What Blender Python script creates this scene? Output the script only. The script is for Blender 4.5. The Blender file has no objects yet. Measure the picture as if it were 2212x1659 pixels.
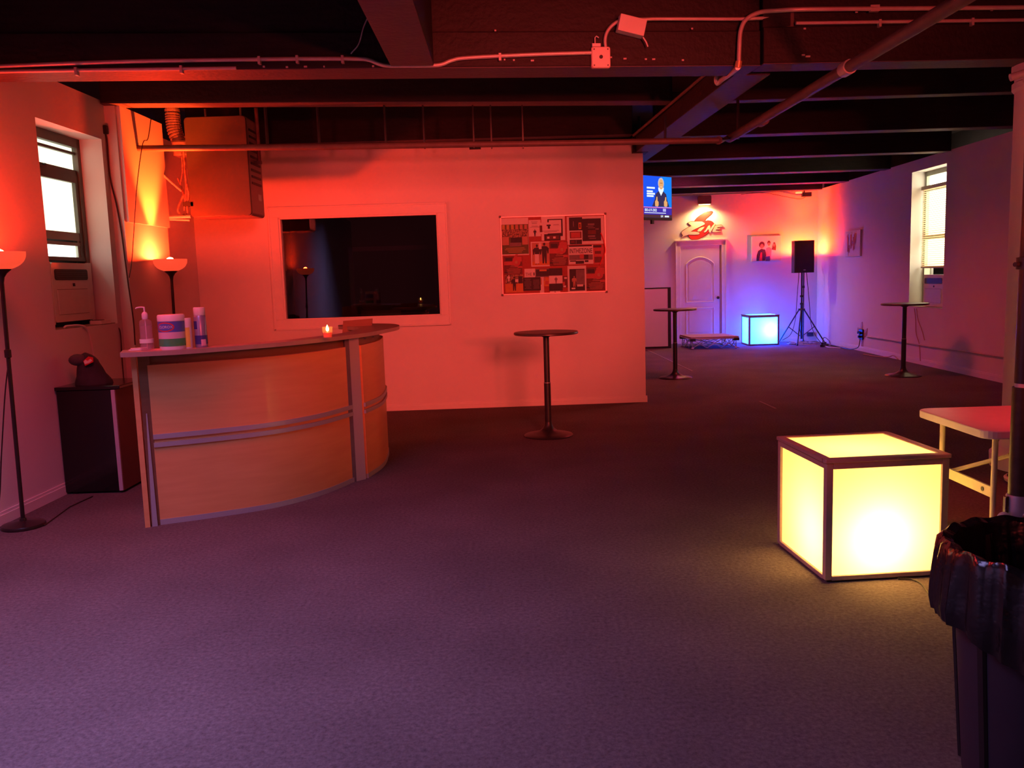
import bpy, math, random
import numpy as np
from mathutils import Matrix, Vector
random.seed(7)
S = bpy.context.scene
COL = S.collection
PI = math.pi

# ------------------------------------------------------------------ camera
F, PITCH, ROLL, H = 1850.0, .124, -.0317, 1.492
CX, CY = 1106.0, 829.5
fwd = np.array([0, math.cos(PITCH), -math.sin(PITCH)])
up0 = np.array([0, math.sin(PITCH), math.cos(PITCH)])
rt = math.cos(ROLL) * np.array([1., 0, 0]) + math.sin(ROLL) * up0
up = -math.sin(ROLL) * np.array([1., 0, 0]) + math.cos(ROLL) * up0
CAM = np.array([0, 0, H])
cd = bpy.data.cameras.new('camera')
cd.sensor_width = 36.0
cd.lens = F / 2212.0 * 36.0
cd.clip_start = .05
cam = bpy.data.objects.new('camera', cd)
COL.objects.link(cam)
m = Matrix.Identity(4)
for i in range(3):
    m[i][0], m[i][1], m[i][2], m[i][3] = rt[i], up[i], -fwd[i], CAM[i]
cam.matrix_world = m
S.camera = cam

# ------------------------------------------------------------------ colour management, world, off-frame lights
S.view_settings.view_transform = 'Standard'
S.view_settings.look = 'None'
S.view_settings.exposure = 0.0
S.view_settings.gamma = 1.0
S.view_settings.use_curve_mapping = False
W = bpy.data.worlds.new('world')
S.world = W
W.use_nodes = True
W.node_tree.nodes['Background'].inputs[0].default_value = (.80, .13, .16, 1)
W.node_tree.nodes['Background'].inputs[1].default_value = .12


def light(name, kind, loc, energy, color, size=.1, target=None, spot=None, blend=.5, size_y=None):
    d = bpy.data.lights.new(name, kind)
    d.energy = energy
    d.color = color
    if kind == 'AREA':
        d.size = size
        if size_y:
            d.shape = 'RECTANGLE'
            d.size_y = size_y
    else:
        d.shadow_soft_size = size
    if spot:
        d.spot_size = spot
        d.spot_blend = blend
    o = bpy.data.objects.new(name, d)
    o.location = loc
    if target is not None:
        o.rotation_euler = (Vector(target) - Vector(loc)).to_track_quat('-Z', 'Y').to_euler()
    COL.objects.link(o)
    return o


# added cool fill above the frame, to the left; no such fixture seen
L = light('cool_fill', 'AREA', (-2.0, 2.1, 3.2), 62, (.50, .40, 1.0), 1.4, (-1.9, 2.5, 0), size_y=1.6)
L.data.spread = math.radians(115)
# unseen red lights added for brightness: one behind the camera washing the partition wall, one aimed at the deep beam,
# one over the folding table, one between the joists of the right bay
L = light('red_wall_fill', 'SPOT', (1.9, -2.4, 2.72), 3500, (1, .072, .052), .8, (-.55, 9.8, 1.35), spot=math.radians(29), blend=.45)
L.scale = (1.0, .72, 1.0)
light('red_room_fill', 'SPOT', (-2.1, 4.2, 3.3), 200, (1, .04, .045), .5, (-2.1, 4.25, 0), spot=math.radians(150), blend=.7)  # added wide fill for the floor and left wall, no par lamp there
light('red_beam_fill', 'SPOT', (2.6, -.8, 1.9), 760, (1, .05, .04), .12, (1.2, 5.8, 3.15), spot=math.radians(52), blend=.9)
light('red_table_flood', 'SPOT', (3.0, 3.3, 2.8), 180, (1, .02, .03), .1, (2.9, 4.15, .7), spot=math.radians(50), blend=.6)
light('red_bay_fill', 'SPOT', (3.2, 11.2, 3.36), 210, (1, .05, .06), .4, (3.2, 11.1, 0), spot=math.radians(150), blend=.8)
light('red_bay_fill_far', 'SPOT', (3.2, 15.0, 3.36), 240, (1, .07, .24), .4, (3.3, 15.6, 0), spot=math.radians(155), blend=.8)  # second added fill, deeper in the right bay


# ------------------------------------------------------------------ picture-to-room measuring helpers (real positions on real planes)
def ray(x, y):
    return fwd + rt * (x - CX) / F - up * (y - CY) / F


def Zp(x, y, h):
    d = ray(x, y)
    return CAM + d * (h - H) / d[2]


def Yp(x, y, Y):
    d = ray(x, y)
    return CAM + d * Y / d[1]


class Frame:
    """a vertical wall plane: s runs to the right as seen, z up"""
    def __init__(self, ox, oy, yaw_deg):
        self.o = np.array([ox, oy, 0.])
        self.yaw = math.radians(yaw_deg)
        self.d = np.array([math.cos(self.yaw), math.sin(self.yaw), 0])
        self.n = np.array([math.sin(self.yaw), -math.cos(self.yaw), 0])
        self.M = Matrix.Translation((ox, oy, 0)) @ Matrix.Rotation(self.yaw, 4, 'Z')

    def pt(self, s, z, out=0.):
        p = self.o + self.d * s + self.n * out
        return (p[0], p[1], z)

    def px(self, x, y, out=0.):
        d = ray(x, y)
        o = self.o + self.n * out
        p = CAM + d * ((o - CAM) @ self.n) / (d @ self.n)
        return float((p - self.o) @ self.d), float(p[2])


CW = Frame(0, 9.849, 1.432)          # partition wall
BW = Frame(3.37, 17.891, -7.5)       # back wall
RW = Frame(6.262, 17.46, -91.45)     # right wall, s runs towards the camera
LW = Frame(-3.343, 5.41, 89.52)      # left wall, s runs away from the camera


# ------------------------------------------------------------------ materials
MATS = {}


def mat(name, color, rough=.6, metal=0., spec=.4, noise=None, emit=None, estr=0., bump=None, coat=0., alpha=None, sheen=0.):
    if name in MATS:
        return MATS[name]
    M = bpy.data.materials.new(name)
    M.use_nodes = True
    nt = M.node_tree
    b = nt.nodes['Principled BSDF']
    b.inputs['Base Color'].default_value = (*color, 1)
    b.inputs['Roughness'].default_value = rough
    b.inputs['Metallic'].default_value = metal
    b.inputs['Specular IOR Level'].default_value = spec
    b.inputs['Coat Weight'].default_value = coat
    if emit:
        b.inputs['Emission Color'].default_value = (*emit, 1)
        b.inputs['Emission Strength'].default_value = estr
    tc = nt.nodes.new('ShaderNodeTexCoord')
    if noise:
        sc, amt, col2 = noise[:3]
        n = nt.nodes.new('ShaderNodeTexNoise')
        n.inputs['Scale'].default_value = sc
        n.inputs['Detail'].default_value = 6
        if len(noise) > 3:
            mp = nt.nodes.new('ShaderNodeMapping')
            mp.inputs['Scale'].default_value = noise[3]
            nt.links.new(tc.outputs['Object'], mp.inputs[0])
            nt.links.new(mp.outputs[0], n.inputs[0])
        else:
            nt.links.new(tc.outputs['Object'], n.inputs[0])
        r = nt.nodes.new('ShaderNodeValToRGB')
        r.color_ramp.elements[0].position = .5 - amt
        r.color_ramp.elements[1].position = .5 + amt
        r.color_ramp.elements[0].color = (*color, 1)
        r.color_ramp.elements[1].color = (*col2, 1)
        nt.links.new(n.outputs[0], r.inputs[0])
        nt.links.new(r.outputs[0], b.inputs['Base Color'])
    if bump:
        n2 = nt.nodes.new('ShaderNodeTexNoise')
        n2.inputs['Scale'].default_value = bump[0]
        n2.inputs['Detail'].default_value = 4
        nt.links.new(tc.outputs['Object'], n2.inputs[0])
        bp = nt.nodes.new('ShaderNodeBump')
        bp.inputs['Strength'].default_value = bump[1]
        bp.inputs['Distance'].default_value = bump[2] if len(bump) > 2 else .01
        nt.links.new(n2.outputs[0], bp.inputs['Height'])
        nt.links.new(bp.outputs[0], b.inputs['Normal'])
    MATS[name] = M
    return M


def emat(name, color, strength):
    if name in MATS:
        return MATS[name]
    M = bpy.data.materials.new(name)
    M.use_nodes = True
    nt = M.node_tree
    nt.nodes.clear()
    e = nt.nodes.new('ShaderNodeEmission')
    e.inputs[0].default_value = (*color, 1)
    e.inputs[1].default_value = strength
    o = nt.nodes.new('ShaderNodeOutputMaterial')
    nt.links.new(e.outputs[0], o.inputs[0])
    MATS[name] = M
    return M


def translucent_mat(name, color, emission, estr, rough=.5):
    if name in MATS:
        return MATS[name]
    M = bpy.data.materials.new(name)
    M.use_nodes = True
    nt = M.node_tree
    nt.nodes.clear()
    t = nt.nodes.new('ShaderNodeBsdfTranslucent')
    t.inputs[0].default_value = (*color, 1)
    d = nt.nodes.new('ShaderNodeBsdfDiffuse')
    d.inputs[0].default_value = (*color, 1)
    mx = nt.nodes.new('ShaderNodeMixShader')
    mx.inputs[0].default_value = .12
    e = nt.nodes.new('ShaderNodeEmission')
    e.inputs[0].default_value = (*emission, 1)
    e.inputs[1].default_value = estr
    a = nt.nodes.new('ShaderNodeAddShader')
    o = nt.nodes.new('ShaderNodeOutputMaterial')
    nt.links.new(t.outputs[0], mx.inputs[1])
    nt.links.new(d.outputs[0], mx.inputs[2])
    nt.links.new(mx.outputs[0], a.inputs[0])
    nt.links.new(e.outputs[0], a.inputs[1])
    nt.links.new(a.outputs[0], o.inputs[0])
    MATS[name] = M
    return M


def clear_mat(name, tint, ior=1.45, rough=.02, gloss=1.0, base=0.0):
    """thin clear sheet: tinted see-through plus a fresnel mirror"""
    if name in MATS:
        return MATS[name]
    M = bpy.data.materials.new(name)
    M.use_nodes = True
    nt = M.node_tree
    nt.nodes.clear()
    t = nt.nodes.new('ShaderNodeBsdfTransparent')
    t.inputs[0].default_value = (*tint, 1)
    g = nt.nodes.new('ShaderNodeBsdfGlossy')
    g.inputs['Roughness'].default_value = rough
    g.inputs['Color'].default_value = (gloss, gloss, gloss, 1)
    fr = nt.nodes.new('ShaderNodeFresnel')
    fr.inputs[0].default_value = ior
    ad = nt.nodes.new('ShaderNodeMath')
    ad.operation = 'ADD'
    ad.inputs[1].default_value = base
    nt.links.new(fr.outputs[0], ad.inputs[0])
    mx = nt.nodes.new('ShaderNodeMixShader')
    nt.links.new(ad.outputs[0], mx.inputs[0])
    nt.links.new(t.outputs[0], mx.inputs[1])
    nt.links.new(g.outputs[0], mx.inputs[2])
    o = nt.nodes.new('ShaderNodeOutputMaterial')
    nt.links.new(mx.outputs[0], o.inputs[0])
    MATS[name] = M
    return M


def soft_clear(name, tint, body, amount):
    """clear soft plastic: mostly see-through with a pale glossy skin"""
    M = bpy.data.materials.new(name)
    M.use_nodes = True
    nt = M.node_tree
    b = nt.nodes['Principled BSDF']
    b.inputs['Base Color'].default_value = (*body, 1)
    b.inputs['Roughness'].default_value = .15
    t = nt.nodes.new('ShaderNodeBsdfTransparent')
    t.inputs[0].default_value = (*tint, 1)
    mx = nt.nodes.new('ShaderNodeMixShader')
    mx.inputs[0].default_value = amount
    nt.links.new(t.outputs[0], mx.inputs[1])
    nt.links.new(b.outputs[0], mx.inputs[2])
    nt.links.new(mx.outputs[0], nt.nodes['Material Output'].inputs[0])
    MATS[name] = M
    return M


WALL = mat('white_wall_paint', (.80, .79, .79), .75, noise=(3, .35, (.74, .73, .73)), bump=(60, .08, .004), spec=.25)
TRIM = mat('white_trim_paint', (.82, .81, .80), .45, noise=(8, .3, (.77, .76, .75)), spec=.4)
BLACKWOOD = mat('black_painted_timber', (.010, .007, .009), .62, noise=(5, .25, (.022, .014, .017), (1, 6, 6)), bump=(30, .5, .01), spec=.35)
LIT_SOFFIT = mat('lit_black_soffit', (.065, .045, .060), .6, noise=(5, .3, (.10, .075, .095), (1, 6, 6)), bump=(30, .5, .01))  # lighter than the timber faces: lamp glow from below put into the colour
BLACKCEIL = mat('black_ceiling_paint', (.018, .014, .018), .8, noise=(4, .3, (.03, .02, .025)))
CONDUIT = mat('galvanised_conduit', (.62, .60, .58), .38, .25, noise=(20, .3, (.5, .47, .45)))
DARKPIPE = mat('dark_painted_pipe', (.10, .07, .065), .5, noise=(12, .3, (.16, .11, .10)))
BLACKMETAL = mat('black_powder_coat', (.022, .020, .022), .38, .0, noise=(30, .3, (.03, .028, .03)), spec=.5)
BLACKPLASTIC = mat('black_plastic', (.016, .015, .017), .5, noise=(40, .3, (.024, .022, .024)))
GLOSSBLACK = mat('gloss_black_enamel', (.008, .008, .009), .14, noise=(10, .3, (.011, .010, .011)), spec=.5)
SILVER = mat('brushed_aluminium', (.50, .48, .53), .45, .35, noise=(60, .4, (.42, .40, .45), (1, 1, 12)))
CHROME = mat('chrome', (.75, .75, .76), .12, 1., noise=(30, .4, (.70, .70, .71)))
MAPLE = mat('maple_laminate', (.80, .38, .16), .48, noise=(3, .4, (.68, .30, .115), (1, 1, 9)), spec=.4, coat=.1)
MAPLE_TOP = mat('counter_laminate', (.38, .26, .22), .32, noise=(3, .4, (.32, .21, .18), (9, 1, 1)), spec=.5)
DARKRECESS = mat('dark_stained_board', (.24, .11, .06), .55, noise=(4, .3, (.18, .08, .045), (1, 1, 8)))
WHITEPL = mat('white_plastic', (.76, .75, .75), .4, noise=(15, .3, (.70, .69, .69)))
CREAMPL = mat('cream_enamel', (.78, .74, .66), .4, noise=(10, .3, (.72, .68, .6)))
GREYPANEL = mat('beige_enamel_panel', (.075, .060, .054), .5, noise=(4, .3, (.064, .052, .046)))
PAPER = mat('paper_white', (.74, .72, .70), .7, noise=(20, .3, (.68, .66, .64)))
PINBOARD = mat('red_felt_board', (.42, .10, .08), .85, noise=(60, .3, (.34, .07, .06)))


def carpet():
    M = bpy.data.materials.new('speckled_carpet')
    M.use_nodes = True
    nt = M.node_tree
    b = nt.nodes['Principled BSDF']
    b.inputs['Roughness'].default_value = .95
    b.inputs['Specular IOR Level'].default_value = .12
    tc = nt.nodes.new('ShaderNodeTexCoord')
    n1 = nt.nodes.new('ShaderNodeTexNoise')
    n1.inputs['Scale'].default_value = 55
    n1.inputs['Detail'].default_value = 8
    n1.inputs['Roughness'].default_value = .75
    n2 = nt.nodes.new('ShaderNodeTexNoise')
    n2.inputs['Scale'].default_value = 1.3
    n2.inputs['Detail'].default_value = 3
    v = nt.nodes.new('ShaderNodeTexVoronoi')
    v.inputs['Scale'].default_value = 130
    for n in (n1, n2, v):
        nt.links.new(tc.outputs['Object'], n.inputs['Vector'])
    r = nt.nodes.new('ShaderNodeValToRGB')
    e = r.color_ramp.elements
    e[0].position, e[0].color = .34, (.085, .070, .072, 1)
    e[1].position, e[1].color = .66, (.185, .160, .160, 1)
    nt.links.new(n1.outputs[0], r.inputs[0])
    r2 = nt.nodes.new('ShaderNodeValToRGB')
    r2.color_ramp.elements[0].position, r2.color_ramp.elements[0].color = .35, (.84, .84, .84, 1)
    r2.color_ramp.elements[1].position, r2.color_ramp.elements[1].color = .7, (1.1, 1.1, 1.1, 1)
    nt.links.new(n2.outputs[0], r2.inputs[0])
    mx = nt.nodes.new('ShaderNodeMix')
    mx.data_type = 'RGBA'
    mx.blend_type = 'MULTIPLY'
    mx.inputs[0].default_value = 1
    nt.links.new(r.outputs[0], mx.inputs[6])
    nt.links.new(r2.outputs[0], mx.inputs[7])
    r3 = nt.nodes.new('ShaderNodeValToRGB')
    r3.color_ramp.elements[0].position, r3.color_ramp.elements[0].color = .02, (.45, .42, .42, 1)
    r3.color_ramp.elements[1].position, r3.color_ramp.elements[1].color = .12, (1, 1, 1, 1)
    nt.links.new(v.outputs['Distance'], r3.inputs[0])
    mx2 = nt.nodes.new('ShaderNodeMix')
    mx2.data_type = 'RGBA'
    mx2.blend_type = 'MULTIPLY'
    mx2.inputs[0].default_value = .8
    nt.links.new(mx.outputs[2], mx2.inputs[6])
    nt.links.new(r3.outputs[0], mx2.inputs[7])
    nt.links.new(mx2.outputs[2], b.inputs['Base Color'])
    bp = nt.nodes.new('ShaderNodeBump')
    bp.inputs['Strength'].default_value = .6
    bp.inputs['Distance'].default_value = .006
    nt.links.new(n1.outputs[0], bp.inputs['Height'])
    nt.links.new(bp.outputs[0], b.inputs['Normal'])
    return M


CARPET = carpet()


# ------------------------------------------------------------------ mesh building
class MB:
    def __init__(self):
        self.v, self.f = [], []

    def add(self, vs, fs, M=None):
        k = len(self.v)
        for p in vs:
            p = Vector(p)
            if M is not None:
                p = M @ p
            self.v.append(tuple(p))
        for f in fs:
            self.f.append(tuple(i + k for i in f))
        return self

    def box(self, lo, hi, M=None):
        x0, y0, z0 = lo
        x1, y1, z1 = hi
        vs = [(x0, y0, z0), (x1, y0, z0), (x1, y1, z0), (x0, y1, z0), (x0, y0, z1), (x1, y0, z1), (x1, y1, z1), (x0, y1, z1)]
        fs = [(0, 3, 2, 1), (4, 5, 6, 7), (0, 1, 5, 4), (1, 2, 6, 5), (2, 3, 7, 6), (3, 0, 4, 7)]
        return self.add(vs, fs, M)

    def prism(self, poly, z0, z1, M=None):
        """polygon in xy, extruded in z"""
        n = len(poly)
        vs = [(x, y, z0) for x, y in poly] + [(x, y, z1) for x, y in poly]
        fs = [tuple(range(n))[::-1], tuple(range(n, 2 * n))] + [(i, (i + 1) % n, n + (i + 1) % n, n + i) for i in range(n)]
        return self.add(vs, fs, M)

    def slab(self, poly, y0, y1, M=None):
        """polygon in xz, extruded in y"""
        n = len(poly)
        vs = [(x, y0, z) for x, z in poly] + [(x, y1, z) for x, z in poly]
        fs = [tuple(range(n)), tuple(range(n, 2 * n))[::-1]] + [((i + 1) % n, i, n + i, n + (i + 1) % n) for i in range(n)]
        return self.add(vs, fs, M)

    def lathe(self, prof, c=(0, 0, 0), seg=32, M=None):
        vs, fs = [], []
        n = len(prof)
        for i in range(seg):
            a = 2 * PI * i / seg
            for r, z in prof:
                vs.append((c[0] + r * math.cos(a), c[1] + r * math.sin(a), c[2] + z))
        for i in range(seg):
            j = (i + 1) % seg
            for k in range(n - 1):
                fs.append((i * n + k, j * n + k, j * n + k + 1, i * n + k + 1))
        return self.add(vs, fs, M)

    def tube(self, pts, r, seg=10, M=None, r1=None):
        pts = [Vector(p) for p in pts]
        vs, fs = [], []
        n = len(pts)
        prev = None
        for i, p in enumerate(pts):
            t = (pts[min(i + 1, n - 1)] - pts[max(i - 1, 0)]).normalized()
            if prev is None:
                a = Vector((0, 0, 1)) if abs(t.z) < .9 else Vector((1, 0, 0))
                u = t.cross(a).normalized()
            else:
                u = (prev - t * prev.dot(t)).normalized()
            prev = u
            w = t.cross(u)
            rr = r if r1 is None else r + (r1 - r) * i / (n - 1)
            for k in range(seg):
                a = 2 * PI * k / seg
                vs.append(p + (u * math.cos(a) + w * math.sin(a)) * rr)
        for i in range(n - 1):
            for k in range(seg):
                l = (k + 1) % seg
                fs.append((i * seg + k, i * seg + l, (i + 1) * seg + l, (i + 1) * seg + k))
        fs.append(tuple(range(seg))[::-1])
        fs.append(tuple(range((n - 1) * seg, n * seg)))
        return self.add(vs, fs, M)

    def sphere(self, c, r, seg=16, rings=10, M=None, sx=1, sy=1, sz=1):
        prof = [(r * math.sin(PI * i / rings), -r * math.cos(PI * i / rings)) for i in range(rings + 1)]
        vs, fs = [], []
        n = len(prof)
        for i in range(seg):
            a = 2 * PI * i / seg
            for q, z in prof:
                vs.append((c[0] + sx * q * math.cos(a), c[1] + sy * q * math.sin(a), c[2] + sz * z))
        for i in range(seg):
            j = (i + 1) % seg
            for k in range(n - 1):
                fs.append((i * n + k, j * n + k, j * n + k + 1, i * n + k + 1))
        return self.add(vs, fs, M)

    def rbox(self, lo, hi, r, M=None, axis='z', seg=4):
        """box with rounded edges along an axis"""
        def rr(a0, b0, a1, b1):
            out = []
            for cx, cy, s in ((a1 - r, b1 - r, 0), (a0 + r, b1 - r, 1), (a0 + r, b0 + r, 2), (a1 - r, b0 + r, 3)):
                for k in range(seg + 1):
                    a = PI / 2 * (s + k / seg)
                    out.append((cx + r * math.cos(a), cy + r * math.sin(a)))
            return out
        if axis == 'z':
            return self.prism(rr(lo[0], lo[1], hi[0], hi[1]), lo[2], hi[2], M)
        if axis == 'y':
            return self.slab(rr(lo[0], lo[2], hi[0], hi[2]), lo[1], hi[1], M)
        p = rr(lo[1], lo[2], hi[1], hi[2])
        n = len(p)
        vs = [(lo[0], a, b) for a, b in p] + [(hi[0], a, b) for a, b in p]
        fs = [tuple(range(n))[::-1], tuple(range(n, 2 * n))] + [(i, (i + 1) % n, n + (i + 1) % n, n + i) for i in range(n)]
        return self.add(vs, fs, M)

    def build(self, name, material, parent=None, smooth=False, bevel=0., loc=None, rot=None):
        me = bpy.data.meshes.new(name)
        me.from_pydata(self.v, [], self.f)
        import bmesh
        bm = bmesh.new()
        bm.from_mesh(me)
        bmesh.ops.remove_doubles(bm, verts=bm.verts, dist=1e-6)
        bmesh.ops.recalc_face_normals(bm, faces=bm.faces)
        bm.to_mesh(me)
        bm.free()
        if smooth:
            for p in me.polygons:
                p.use_smooth = True
            try:
                me.set_sharp_from_angle(angle=math.radians(40))
            except Exception:
                pass
        me.materials.append(material)
        o = bpy.data.objects.new(name, me)
        COL.objects.link(o)
        if parent is not None:
            o.parent = parent
        if loc is not None:
            o.location = loc
        if rot is not None:
            o.rotation_euler = rot
        if bevel:
            b = o.modifiers.new('bevel', 'BEVEL')
            b.width = bevel
            b.segments = 2
            b.limit_method = 'ANGLE'
        return o


def thing(name, label, cat, loc=(0, 0, 0), rz=0., group=None):
    o = bpy.data.objects.new(name, None)
    o.empty_display_size = .05
    COL.objects.link(o)
    o.location = loc
    o.rotation_euler = (0, 0, rz)
    o['label'] = label
    o['category'] = cat
    if group:
        o['group'] = group
    return o


def attach(o, parent):
    M = Matrix.Translation(parent.location) @ parent.rotation_euler.to_matrix().to_4x4() @ Matrix.Diagonal((*parent.scale, 1))
    o.parent = parent
    o.matrix_parent_inverse = M.inverted()
    return o


def tag(o, label, cat, group=None):
    o['label'] = label
    o['category'] = cat
    if group:
        o['group'] = group
    return o


def struct(o, label=None, cat=None):
    o['kind'] = 'structure'
    if label:
        o['label'] = label
    if cat:
        o['category'] = cat
    return o


def sempty(name, fr=None, label=None, cat=None, loc=None, rz=0):
    o = bpy.data.objects.new(name, None)
    o.empty_display_size = .05
    COL.objects.link(o)
    if fr is not None:
        o.location = tuple(fr.o)
        o.rotation_euler = (0, 0, fr.yaw)
    elif loc is not None:
        o.location = loc
        o.rotation_euler = (0, 0, rz)
    return struct(o, label, cat)


def copy_tree(o, parent=None):
    c = o.copy()
    COL.objects.link(c)
    c.parent = parent
    for ch in [q for q in bpy.data.objects if q.parent == o]:
        copy_tree(ch, c)
    return c


def text(body, size, material, parent, loc, name='lettering', ext=.0006, rot=(PI / 2, 0, 0), align='LEFT', sx=1., shear=0.):
    cu = bpy.data.curves.new(name, 'FONT')
    cu.body = body
    cu.size = size
    cu.extrude = ext
    cu.align_x = align
    cu.shear = shear
    cu.resolution_u = 3
    tmp = bpy.data.objects.new('tmp', cu)
    me = bpy.data.meshes.new_from_object(tmp)
    bpy.data.objects.remove(tmp)
    me.materials.clear()
    me.materials.append(material)
    o = bpy.data.objects.new(name, me)
    COL.objects.link(o)
    o.parent = parent
    o.location = loc
    o.rotation_euler = rot
    o.scale = (sx, 1, 1)
    return o


def crom(pts, n=6):
    P = [np.array(p, float) for p in pts]
    P = [2 * P[0] - P[1]] + P + [2 * P[-1] - P[-2]]
    out = []
    for i in range(1, len(P) - 2):
        for k in range(n):
            t = k / n
            a, b, c, d = P[i - 1:i + 3]
            out.append(tuple(.5 * (2 * b + (c - a) * t + (2 * a - 5 * b + 4 * c - d) * t * t + (3 * b - a - 3 * c + d) * t ** 3)))
    out.append(tuple(P[-2]))
    return out


# ================================================================== STRUCTURE
fl = MB().box((-5.2, -3, -.1), (7.6, 19.2, 0)).build('floor', CARPET)
struct(fl, 'dark speckled wall-to-wall carpet', 'floor')
SEAM = mat('pale_carpet_seam', (.30, .27, .27), .9, noise=(40, .3, (.2, .18, .18)))
for a, b in (((1400, 757), (1496, 802)), ((1640, 867), (1676, 883))):
    A, B = Vector(Zp(*a, 0)), Vector(Zp(*b, 0))
    d = (B - A).normalized().cross(Vector((0, 0, 1))) * .012
    MB().prism([(A + d)[:2], (B + d)[:2], (B - d)[:2], (A - d)[:2]], .0, .003).build('carpet_seam', SEAM, fl)
struct(MB().box((-5.2, -3, 3.5), (7.6, 19.2, 3.6)).build('ceiling', BLACKCEIL), 'black painted ceiling above the beams', 'ceiling')

WH = 3.02


def wall(name, fr, s0, s1, z1, holes, th=.2, label=None):
    mb = MB()
    hs = sorted(holes)
    s = s0
    for a, b, za, zb in hs:
        mb.box((s, 0, 0), (a, th, z1))
        mb.box((a, 0, 0), (b, th, za))
        mb.box((a, 0, zb), (b, th, z1))
        s = b
    mb.box((s, 0, 0), (s1, th, z1))
    o = mb.build(name, WALL)
    o.location = tuple(fr.o)
    o.rotation_euler = (0, 0, fr.yaw)
    return struct(o, label, 'wall')


def baseboard(name, fr, s0, s1, h=.085, t=.014, lab=None, cap=True):
    mb = MB().box((s0, -t, 0), (s1, 0.0, h - .02))
    mb.box((s0, -t * .6, h - .02), (s1, 0.0, h))
    o = mb.build(name, TRIM)
    o.location = tuple(fr.o)
    o.rotation_euler = (0, 0, fr.yaw)
    return struct(o, lab, 'baseboard')


# left wall with window opening
wl0, wl1, wlz0, wlz1 = .89, 1.875, 1.21, 2.73
wall('wall_left', LW, -8.4, 1.97, 3.05, [(wl0, wl1, wlz0, wlz1)], th=.32, label='white left wall washed red by the lamps')
baseboard('baseboard_left', LW, -8.4, 1.97, lab='white baseboard along the left wall')
# pilaster stepping into the room, boxed panel on it, then the wall set back
pil = MB().box((-3.75, 7.375, 0), (-3.235, 8.30, 3.02)).build('wall_left_pier', WALL)
struct(pil, 'white pier stepping out of the left wall behind the desk', 'wall')
MB().box((-3.24, 7.40, 2.06), (-3.205, 8.28, 3.02)).build('panel', WALL, pil)
struct(MB().box((-3.75, 8.30, 0), (-3.505, 10.1, 3.02)).build('wall_left_rear', WALL), 'recessed left wall beside the partition', 'wall')
# partition wall with dark interior window
iw = (-2.567, -.787, 1.088, 2.238)
cwr = CW.px(1396, 866)[0]
wall('wall_partition', CW, -3.60, cwr - .004, 2.99, [iw], th=.16, label='long white partition wall lit pink and red')
baseboard('baseboard_partition', CW, -3.50, cwr + .012, h=.075, lab='white baseboard of the partition wall')
# back wall
dl, dz = BW.px(1461, 523)
dr, _ = BW.px(1566, 518)
wall('wall_back', BW, -2.6, 3.4, 3.03, [], th=.15, label='back wall of the far bay glowing violet')
baseboard('baseboard_back', BW, -2.6, 2.95, lab='baseboard of the back wall')
# right wall
rw0, rw1, rwz0, rwz1 = RW.px(1963, 660)[0], RW.px(2036, 660)[0], .852, 2.872
wall('wall_right', RW, -.12, 20.4, 3.04, [(rw0, rw1, rwz0, rwz1)], th=.36, label='long white right wall with a deep window')
baseboard('baseboard_right', RW, .08, 20.4, lab='baseboard of the right wall')
struct(MB().box((7.0, -3.0, 0), (7.6, 19.2, 3.6)).build('wall_outer_right', BLACKCEIL), 'outer masonry beyond the right wall', 'wall')

# ------------------------------------------------------------------ beams and joists
TIM = []


def timber(name, p0, p1, w, z0, z1, label, side=0):
    """horizontal timber whose near bottom edge runs p0->p1, width w to the left of the direction"""
    p0, p1 = Vector((*p0, 0)), Vector((*p1, 0))
    d = (p1 - p0)
    L = d.length
    yaw = math.atan2(d.y, d.x)
    mb = MB().box((0, 0, 0), (L, w, z1 - z0))
    o = mb.build(name, BLACKWOOD, bevel=.008)
    if z0 < 3.05:
        MB().box((0, .002, -.006), (L, w - .002, 0)).build('lit_soffit', LIT_SOFFIT, o)  # thin strip carrying the painted lamp light on the underside
    o.location = (p0.x, p0.y, z0)
    o.rotation_euler = (0, 0, yaw)
    return struct(o, label, 'beam')


MAINB = timber('main_beam', (-3.32, 5.40), (1.72, 5.905), .285, 2.84, 3.06, 'deep black beam over the desk area, lower timber')
timber('main_beam', (-3.32, 5.42), (1.72, 5.925), .33, 3.06, 3.5, 'upper timber of the deep black beam over the desk area')
timber('main_beam', (1.725, 5.86), (6.05, 6.08), .22, 2.84, 3.07, 'black beam right of the girder, lower timber')
timber('main_beam', (1.725, 5.88), (6.05, 6.10), .26, 3.07, 3.5, 'upper timber of the black beam right of the girder')
# girders running away from the camera
g1 = MB().prism([(-.60, -2.9), (-.36, -2.9), (-.43, 5.62), (-.70, 5.60)], 2.84, 3.5).build('girder', BLACKWOOD)
MB().prism([(-.598, -2.9), (-.362, -2.9), (-.432, 5.62), (-.698, 5.60)], 2.834, 2.84).build('lit_soffit', LIT_SOFFIT, g1)
struct(g1, 'black girder coming forward from the main beam near the top centre', 'beam')
g2 = MB().prism([(1.61, 6.18), (1.865, 6.18), (1.70, 10.7), (1.43, 10.7)], 2.84, 3.02).build('girder', BLACKWOOD)
MB().prism([(1.612, 6.18), (1.863, 6.18), (1.698, 10.7), (1.432, 10.7)], 2.834, 2.84).build('lit_soffit', LIT_SOFFIT, g2)
struct(g2, 'black girder ending on the partition wall corner', 'beam')
MB().tube([(1.60, 6.25, 3.0), (1.425, 9.7, 3.0)], .014, 8).build('edge_rail', DARKPIPE, g2)
MB().prism([(1.43, 9.80), (1.60, 9.80), (1.60, 10.02), (1.43, 10.02)], 2.83, 3.0).build('bearing_block', BLACKWOOD, g2)
jl = [((-3.31, 7.28), (1.52, 7.93), .19), ((-3.45, 9.58), (1.42, 9.72), .2)]
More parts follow.
